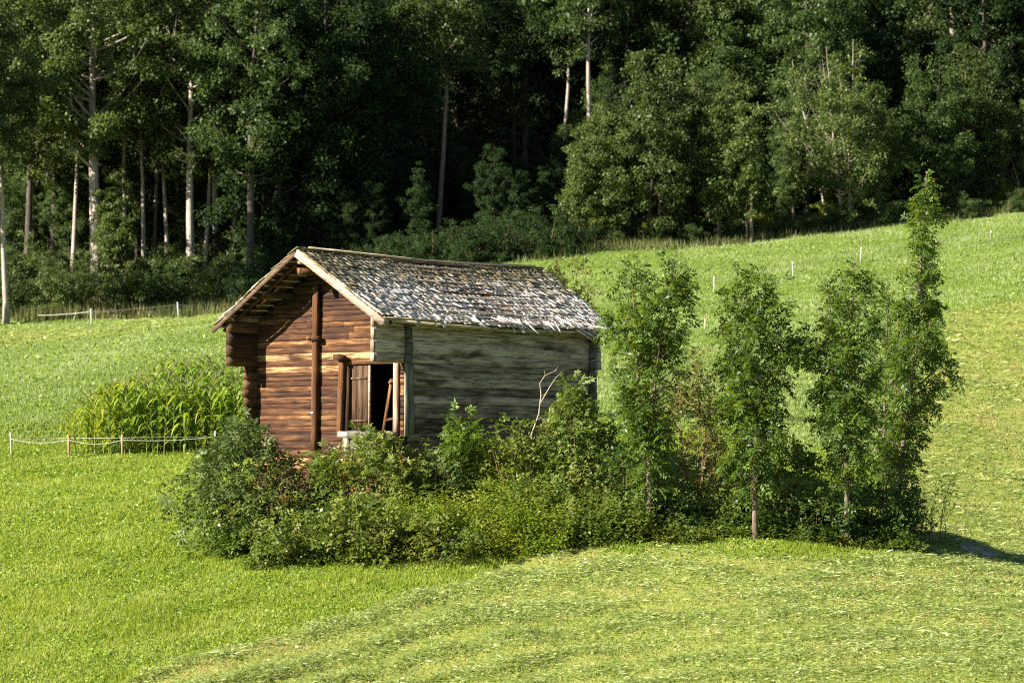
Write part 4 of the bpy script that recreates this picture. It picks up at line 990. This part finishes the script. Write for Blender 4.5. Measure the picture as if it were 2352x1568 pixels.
EDGE = [  # kind, leaf, bark, px, d, scale, rz, label
 ('twin', 'woodl', 'pale', 222, 160, 1.0, 0.0, 'big pale double-trunked ash at the left edge of the wood'),  # lighter leaf colour stands in for sunlight on this crown
 ('tall', 'wood', 'pale', 437, 161, 1.0, 1.0, 'tall ash with one straight pale trunk right of the double-trunked ash'),
 ('tall2', 'wood', 'pale', 497, 167, 1.0, 2.2, 'pale-trunked ash close behind the straight-trunked one'),
 ('slim', 'woodd', 'pale', 531, 166, .95, .3, 'slightly leaning pale trunk, the third of the three near the barn roof'),
 ('slim', 'wood', 'dark', 415, 172, 1.0, 3.0, 'thin dark trunk just left of the straight pale trunk'),
 ('slim', 'wood', 'pale', 286, 167, .9, 4.4, 'leaning patchy trunk between the double trunk and the straight trunk'),
 ('young2', 'woodl', 'ash', 246, 159, .95, 1.2, 'thin pale sapling beside the foot of the double trunk'),
 ('tall2', 'wood', 'dark', 120, 171, 1.0, 5.0, 'dark trunk left of the double-trunked ash'),
 ('slim', 'wood', 'pale', 14, 148, .95, 2.5, 'thin pale tree at the far left of the wood edge'),
 ('tall', 'woodl', 'dark', 60, 166, .95, 4.0, 'leafy ash behind the thin tree at the far left'),
 ('tall2', 'woodl', 'dark', -50, 158, 1.0, 1.0, 'leafy ash cut by the left side of the picture'),
 ('slim', 'wood', 'pale', 352, 173, .95, 5.2, 'thin leaning trunk midway between the two stoutest pale trunks'),
 ('slim', 'woodd', 'pale', 165, 165, .9, 1.1, 'thin grey trunk just left of the double-trunked ash'),
 ('slim', 'wood', 'pale', 330, 164, .85, 2.0, 'thin pale trunk left of the midway leaning one'),
 ('slim', 'woodd', 'pale', 385, 169, .9, 3.5, 'slim trunk left of the thin dark trunk'),
 ('slim', 'wood', 'pale', 468, 163, .85, 0.6, 'slim pale trunk between the straight trunk and the one behind it'),
 ('slim', 'woodd', 'pale', 600, 165, .9, 5.1, 'slim shaded trunk above the left roof slope'),
 ('maple', 'woodk', 'dark', 630, 161, 1.0, 1.0, 'dark broad tree behind the barn gable peak'),
 ('maple2', 'woodk', 'dark', 745, 162, 1.0, 2.0, 'dark broad tree above the front of the ridge'),
 ('maple', 'woodk', 'dark', 850, 166, .95, 4.2, 'dark bushy tree above the middle of the front roof half'),
 ('tall', 'woodd', 'dark', 575, 158, .95, 4.9, 'dark ash rising just left of the gable peak'),
 ('tall', 'wood', 'dark', -120, 146, .95, .9, 'unseen ash just outside the left side of the picture'),  # out of frame, added to shade the left end of the meadow
 ('slim', 'woodd', 'dark', 890, 170, 1.0, 3.3, 'thin trunk rising behind the front half of the ridge'),
 ('slim', 'wood', 'ash', 1005, 166, 1.05, .2, 'slender tree with a long bare trunk and forked top behind the middle of the ridge'),
 ('tall', 'woodk', 'dark', 1205, 182, 1.0, 1.7, 'stout dark trunk in the deep shade above the rear of the ridge'),
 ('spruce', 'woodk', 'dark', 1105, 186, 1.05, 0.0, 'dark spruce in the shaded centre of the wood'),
 ('slim', 'woodd', 'pale', 1362, 176, 1.15, 4.0, 'very tall thin trunk above the left one of the young trees'),
 ('slim', 'woodd', 'pale', 1290, 180, 1.0, 5.5, 'slanting pale trunk left of the young trees'),
 ('tall2', 'woodk', 'dark', 1450, 182, 1.0, 3.9, 'dark ash behind the group of young trees'),
 ('maple', 'wood', 'dark', 1560, 178, 1.05, 0.4, 'leafy maple with layered boughs above the young trees'),
 ('maple2', 'woodk', 'dark', 1700, 186, 1.0, 4.6, 'dark maple behind the narrow young tree'),
 ('tall', 'woodk', 'dark', 1830, 186, 1.0, 2.0, 'dark ash behind the left side of the broad leafy clump'),
 ('tall', 'wood', 'pale', 2196, 180, 1.1, .9, 'ash with sunlit forked trunk above the right hillside'),
 ('tall2', 'woodd', 'dark', 2080, 182, 1.0, 3.7, 'ash behind the broad leafy clump on the right'),
 ('tall', 'woodk', 'dark', 2330, 184, 1.0, 5.7, 'dark ash at the top right corner'),
 ('young2', 'woodl', 'ash', 1322, 157, .92, 0.0, 'leftmost of the young trees, slim and light green'),
 ('young', 'woodl', 'ash', 1395, 158, .93, 1.0, 'young tree with several pale stems, second in the group'),
 ('young', 'wood', 'ash', 1488, 158, 1.22, 2.4, 'tallest tree of the young group, on a thin dark stem'),
 ('young', 'wood', 'ash', 1580, 160, 1.12, 4.1, 'rounded young tree right of the tallest in the group'),
 ('young2', 'woodl', 'ash', 1655, 159, 1.12, 5.0, 'light green young tree at the right of the group'),
 ('young2', 'woodl', 'ash', 1728, 158, 1.24, 3.0, 'narrow pointed young tree standing alone'),
 ('broad', 'woodl', 'pale', 1960, 165, 1.05, .8, 'broad leafy clump of many pale stems at the edge of the hillside'),
 ('young', 'woodd', 'dark', 2130, 168, 1.1, 1.9, 'dark young tree right of the broad clump'),
 ('young', 'wood', 'ash', 2215, 171, 1.15, 3.1, 'young tree under the sunlit forked trunk'),
 ('young2', 'wood', 'dark', 2290, 171, 1.1, 4.6, 'slim dark young tree near the right side'),
 ('broad', 'woodl', 'pale', 2400, 173, .8, 2.9, 'light green clump at the right side of the picture'),
 ('young2', 'woodd', 'dark', 1812, 168, .55, 4.6, 'small sapling in the gap left of the broad clump'),
]
for kd, lf, bk, px, d, sc, rz, lb in EDGE: wtree(kd, lf, bk, at(px, d), lb, sc, rz, group='trees along the edge of the wood')
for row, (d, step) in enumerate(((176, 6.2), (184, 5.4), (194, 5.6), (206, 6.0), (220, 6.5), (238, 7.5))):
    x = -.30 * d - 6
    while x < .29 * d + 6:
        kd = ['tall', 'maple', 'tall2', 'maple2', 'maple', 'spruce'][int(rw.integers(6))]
        pc = x / d * FP + 1176; lf = 'woodk' if 620 < pc < 1350 and rw.random() < .8 else 'woodk' if pc > 1350 and rw.random() < .55 else 'woodd' if pc > 1350 or rw.random() < .7 else 'wood'  # darker leaf copies by column, deepening the wood's shade through colour
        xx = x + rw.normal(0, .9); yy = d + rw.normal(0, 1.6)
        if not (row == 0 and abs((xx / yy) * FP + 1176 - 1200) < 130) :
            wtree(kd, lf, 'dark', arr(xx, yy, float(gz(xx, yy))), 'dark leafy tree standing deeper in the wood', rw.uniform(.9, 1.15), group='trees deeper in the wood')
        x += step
for i in range(34):      # low growth between the trunks
    px = -60 + i * 76 + rw.normal(0, 22); d = rw.uniform(169, 184) + (6 if 1080 < px < 1320 else 0)
    wtree(['maple', 'maple2', 'young'][i % 3], 'woodd' if i % 4 else 'wood', 'dark', at(px, d), 'low leafy tree filling the gaps between the trunks of the wood', rw.uniform(.38, .6) * (1.6 if i % 3 == 2 else 1), group='low trees between the trunks')
for i in range(15):
    px = 25 + i * 40 + rw.normal(0, 8); d = rw.uniform(170, 178)
    wtree(['young', 'maple', 'young2', 'maple2', 'young'][i % 5], ('woodd', 'wood', 'woodd')[i % 3], 'dark', at(px, d), 'small leafy tree between the trunks at the left edge of the wood', rw.uniform(.55, .8) * (.5 if i % 5 in (1, 3) else 1), group='small trees between the left trunks')
for i in range(20):
    px = 600 + i * 36 + rw.normal(0, 10); d = rw.uniform(158, 172)
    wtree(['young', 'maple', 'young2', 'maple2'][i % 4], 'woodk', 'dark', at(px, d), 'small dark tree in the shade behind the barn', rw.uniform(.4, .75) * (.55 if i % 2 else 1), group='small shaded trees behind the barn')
# low bushes at the foot of the wood
for i, px in enumerate(np.linspace(-30, 620, 34)):
    d = 151.5 + (i % 5) * 3.2 + px * .006
    wtree(('bush', 'bush2')[i % 2], ('wood', 'woodl', 'woodd')[i % 3], 'twig', at(px + rw.normal(0, 8), d), 'leafy bush in the undergrowth behind the white tape fence', rw.uniform(.75, 1.3), group='bushes behind the tape fence', cat='bush')
for i, px in enumerate(np.linspace(560, 1290, 30)):
    wtree(('bush', 'bush2')[i % 2], 'woodk', 'twig', at(px + rw.normal(0, 8), 151.5 + (i % 4) * 2.6), 'dark bush in the shade at the foot of the wood behind the barn', rw.uniform(.7, 1.2), group='shaded bushes behind the barn', cat='bush')
for i, px in enumerate(np.linspace(1310, 2380, 36)):
    wtree(('bush', 'bush2')[i % 2], ('woodd', 'wood', 'nettle')[i % 3], 'twig', at(px + rw.normal(0, 8), 156 + (px - 1340) * .010 + (i % 3) * 2.5), 'bush at the foot of the wood along the top of the meadow', rw.uniform(.45, .8), group='bushes along the top of the meadow', cat='bush')
# hut glimpsed in the wood at the left
hut = link('wooden_hut', None, label='small wooden hut with a grey metal roof glimpsed between the trunks on the left', cat='hut', loc=at(120, 184), rot=(0, 0, -.5))
q = MB(); log_wall(q, 0, -2.6, 2.6, -1.6, .15, courses(-.5, 3.0, .2, .26, rng), -1, None, rng); log_wall(q, 1, -1.6, 1.6, 2.6, .15, courses(-.5, 3.0, .2, .26, rng), 1, None, rng); log_wall(q, 1, -1.6, 1.6, -2.6, .15, courses(-.5, 3.0, .2, .26, rng), -1, None, rng)
q.build('hut_wall', m_brownb, hut)
q = MB()
for sg in (-1, 1): q.beam((0, sg * 0.02, 4.3), (0, sg * 2.3, 2.9), 6.2, .07, .5)
q.build('hut_roof', plain_mat('blue_grey_metal', (.20, .25, .34), .4, (.12, .16, .22), 3), hut)

# ------------------------------------------------------------------ grass, cut grass and flowers
def field_pts(r, n_, d0, d1, pw=1.6, xpad=1.5):
    u = r.random(n_); a = 1 - pw
    d = (d0 ** a + u * (d1 ** a - d0 ** a)) ** (1 / a)
    x = (r.random(n_) * 2 - 1) * (.213 * d + xpad)
    return x, d
def cover(seed, n_, d0, d1, keep, hfun, wfun, lean, mat, name, label, tintf, pw=1.6, cat='grass'):
    r = np.random.default_rng(seed); x, y = field_pts(r, n_, d0, d1, pw); z = gz(x, y); px, py = project(x, y, z)
    k = keep(x, y, z, px, py, r); x, y, z = x[k], y[k], z[k]; m_ = len(x)
    h = hfun(x, y, r); w_ = wfun(x, y, r); az = r.uniform(0, 6.3, m_); ln = lean * r.uniform(.2, 1, m_); a2 = r.uniform(0, 6.3, m_)
    B = np.stack([x, y, z - .01], -1); S_ = np.stack([np.cos(az), np.sin(az), 0 * az], -1) * w_[:, None] / 2
    Tp = B + np.stack([np.cos(a2) * ln * h, np.sin(a2) * ln * h, h], -1)
    V = np.stack([B - S_, B + S_, Tp], 1).reshape(-1, 3); F = np.arange(m_ * 3).reshape(-1, 3)
    return link(name, mesh_np(name, V, F, tintf(x, y, r)), mat, kind='stuff', label=label, cat=cat)
GM = {'grass': leaf_mat('meadow_grass', [(0, (.09, .13, .012)), (.45, (.23, .29, .028)), (1, (.40, .43, .11))], .45, (.54, .62, .04), rough=.5, spec=.3),
      'upper': leaf_mat('tall_meadow_grass', [(0, (.09, .15, .03)), (.45, (.21, .29, .065)), (1, (.38, .44, .20))], .42, (.48, .60, .10), rough=.5, spec=.3),
      'stub': leaf_mat('stubble_grass', [(0, (.13, .20, .025)), (.45, (.24, .30, .05)), (.7, (.36, .34, .10)), (1, (.48, .32, .16))], .4, (.46, .52, .06), rough=.6, spec=.2),
      'hay': leaf_mat('cut_grass_blades', [(0, (.12, .20, .035)), (.35, (.28, .37, .095)), (.75, (.50, .56, .22)), (1, (.72, .70, .40))], .4, (.54, .62, .14), rough=.45, spec=.45)}
unmown = lambda x, y, z, px, py, r: ~mown_mask(x, y, z) & (y < wedge(x, y) + r.exponential(.8, len(x))) & ~((px > 430) & (px < 1500) & (y > 67) & (y < 76) & (py > 900))
mown = lambda x, y, z, px, py, r: mown_mask(x, y, z)
cover(301, 400000, 49, 93, unmown, lambda x, y, r: .05 + (.14 * fbm(x / 1.3, y / 1.3, 2) ** 1.5 + .22 * np.clip(fbm(x / .45 + 31, y / .45, 2) - .55, 0, 1)) * r.uniform(.4, 1.3, len(x)) + .02, lambda x, y, r: r.uniform(.018, .042, len(x)), .8, GM['grass'], 'meadow_grass', 'short bright green grass of the lower meadow', lambda x, y, r: np.clip(fbm(x / 2.1 + 3, y / 2.1, 3) * 1.1 - .2 + r.random(len(x)) * .45, 0, 1))
cover(302, 560000, 91, 168, lambda *a: unmown(*a), lambda x, y, r: .06 + .18 * fbm(x / 2, y / 2, 2) * r.uniform(.4, 1.3, len(x)), lambda x, y, r: r.uniform(.03, .06, len(x)), .5, GM['upper'], 'meadow_grass', 'taller pale green grass of the upper meadow', lambda x, y, r: np.clip(fbm(x / 4 + 3, y / 3, 3) * .9 - .1 + r.random(len(x)) * .5, 0, 1), pw=1.4)
cover(303, 300000, 49, 150, mown, lambda x, y, r: r.uniform(.03, .08, len(x)) * np.clip(y / 60, 1, 2), lambda x, y, r: r.uniform(.02, .04, len(x)) * np.clip(y / 60, 1, 2), .9, GM['stub'], 'stubble', 'yellowish stubble of the mown meadow', lambda x, y, r: np.clip((fbm(x / 1.8, y / 1.8, 3) - .5) * 2.2 + .22 + r.random(len(x)) * .4, 0, 1))
cover(304, 60000, 146, 160, lambda x, y, z, px, py, r: (px < 620) & (y > wedge(x, y) - 3.5 + 2 * r.random(len(x))) & (y < wedge(x, y) + 5), lambda x, y, r: r.uniform(.3, 1.1, len(x)), lambda x, y, r: r.uniform(.04, .09, len(x)), .35, leaf_mat('rank_grass', [(0, (.05, .07, .02)), (.5, (.12, .14, .035)), (1, (.26, .22, .09))], .35, (.30, .30, .06)), 'rank_grass', 'rank olive and straw coloured grass behind the white tape fence', lambda x, y, r: np.clip(fbm(x / 3 + 3, y / 3, 3) * 1.2 - .3 + r.random(len(x)) * .5, 0, 1), pw=1.4)
cover(305, 70000, 148, 172, lambda x, y, z, px, py, r: (px > 1180) & (y > wedge(x, y) - 1.0 + r.random(len(x))) & (y < wedge(x, y) + 4), lambda x, y, r: r.uniform(.2, .75, len(x)), lambda x, y, r: r.uniform(.04, .08, len(x)), .4, bpy.data.materials['rank_grass'], 'rank_grass', 'longer grass along the shaded top edge of the meadow', lambda x, y, r: np.clip(fbm(x / 3 + 3, y / 3, 3) * .8 - .2 + r.random(len(x)) * .4, 0, 1), pw=1.4)
# grass along the ragged front edge of the thicket
def broad(seed, n_, d0, d1, keep, sz, mat, name, label, pw=1.6, flat=.5, zh=.06, big=1.0):
    r = np.random.default_rng(seed); x, y = field_pts(r, n_, d0, d1, pw); z = gz(x, y); px, py = project(x, y, z)
    k = keep(x, y, z, px, py, r) & (fbm(x / 1.1 + 7, y / 1.1, 3) + r.normal(0, .12, n_) > .46); x, y, z = x[k], y[k], z[k]; m_ = len(x)
    P = np.stack([x, y, z + r.uniform(0, zh, m_) + .16 * np.clip(fbm(x / .5 + 3, y / .5, 2) - .5, 0, 1)], -1); az = r.uniform(0, 6.3, m_)
    D = np.stack([np.cos(az), np.sin(az), r.uniform(-.1, .9, m_)], -1); N = norm(arr(0, 0, 1) + r.normal(0, flat, (m_, 3))); s_ = sz * r.uniform(.5, 1.4, m_) * np.clip(y / 62, .9, 1.8)
    V, F = leaf_quads(P, D, N, s_, s_ * .55)
    return link(name, mesh_np(name, V, F, r.random(m_)), mat, kind='stuff', label=label, cat='grass')
m_clover = leaf_mat('clover_leaf', [(0, (.07, .14, .012)), (.6, (.21, .33, .032)), (1, (.42, .52, .15))], .42, (.52, .66, .05), rough=.5, spec=.3)
broad(311, 330000, 49, 93, unmown, .082, m_clover, 'clover', 'clover and dandelion leaves among the lower meadow grass')
broad(312, 60000, 91, 155, unmown, .10, m_clover, 'clover', 'broad leaves among the upper meadow grass', pw=1.3)
def hay(seed, n_, d0, d1, pw, L, Wd):
    r = np.random.default_rng(seed); x, y = field_pts(r, n_, d0, d1, pw); z = gz(x, y); k = mown_mask(x, y, z); x, y, z = x[k], y[k], z[k]
    s, a = swath(x, y); big = fbm(x / 3.5 + 21, y / 3.5, 3); k = r.random(len(x)) < np.clip(.06 + .9 * np.clip(s * 1.3, 0, 1) + .9 * (big - .5), .03, 1); x, y, z, s, a = x[k], y[k], z[k], s[k], a[k]; m_ = len(x)
    cl = fbm(x / .33, y / .33, 2); hgt_ = s * .16 * (.2 + 1.2 * cl) * r.random(m_) + .015
    az = a + r.normal(0, .75, m_) + (fbm(x / .6 + 11, y / .6, 1) - .5) * 2.5 + math.pi * (r.random(m_) < .5)
    D = np.stack([np.cos(az), np.sin(az), r.normal(.05, .22, m_)], -1); N = norm(arr(0, 0, 1) + r.normal(0, .5, (m_, 3)))
    sc = np.clip(y / 60, .85, 2.0); l = L * r.uniform(.4, 1.5, m_) * sc; w_ = Wd * r.uniform(.6, 1.6, m_) * sc
    br = r.random(m_) < .18; l = np.where(br, l * .45, l); w_ = np.where(br, w_ * 2.6, w_)
    V, F = leaf_quads(np.stack([x, y, z + hgt_], -1), D, N, l, w_, fold=.1)
    return link('cut_grass', mesh_np('cut_grass', V, F, np.clip(r.beta(1.6, 2.0, m_) + (cl - .5) * .5, 0, 1)), GM['hay'], kind='stuff', label='rows of pale cut grass drying on the mown meadow' if d0 < 60 else 'cut grass lying on the mown hillside to the right', cat='cut grass')
hay(321, 470000, 49, 78, 1.6, .20, .020)
hay(322, 300000, 78, 150, 1.5, .20, .024)
# white umbels
r = np.random.default_rng(331); V, Fq, Tt = [], [], []
x, y = field_pts(r, 9000, 96, 158, 1.2); z = gz(x, y); px, py = project(x, y, z)
k = ~mown_mask(x, y, z) & (y < wedge(x, y)) & (((px > 1250) & (fbm(x / 5, y / 5, 2) > .42)) | ((px < 560) & (fbm(x / 4, y / 4, 2) > .5))) & (r.random(len(x)) < .55 + .45 * (py < 600))
x, y, z = x[k], y[k], z[k]; m_ = len(x); h = r.uniform(.25, .5, m_)
P = np.stack([x, y, z + h], -1); an = np.arange(6) * math.pi / 3; rd = r.uniform(.025, .06, m_)
ring = P[:, None] + rd[:, None, None] * np.stack([np.cos(an), np.sin(an), 0 * an], -1)[None] + r.normal(0, .01, (m_, 6, 3))
V = ring.reshape(-1, 3); b = np.arange(m_)[:, None] * 6; Fq = np.concatenate([b + np.array([[0, 1, 2, 3]]), b + np.array([[0, 3, 4, 5]])])
link('meadow_flowers', mesh_np('meadow_flowers', V, Fq, np.zeros(len(Fq))), plain_mat('white_umbel', (.72, .74, .62), .8), kind='stuff', label='white umbels scattered over the upper meadow', cat='wildflowers')
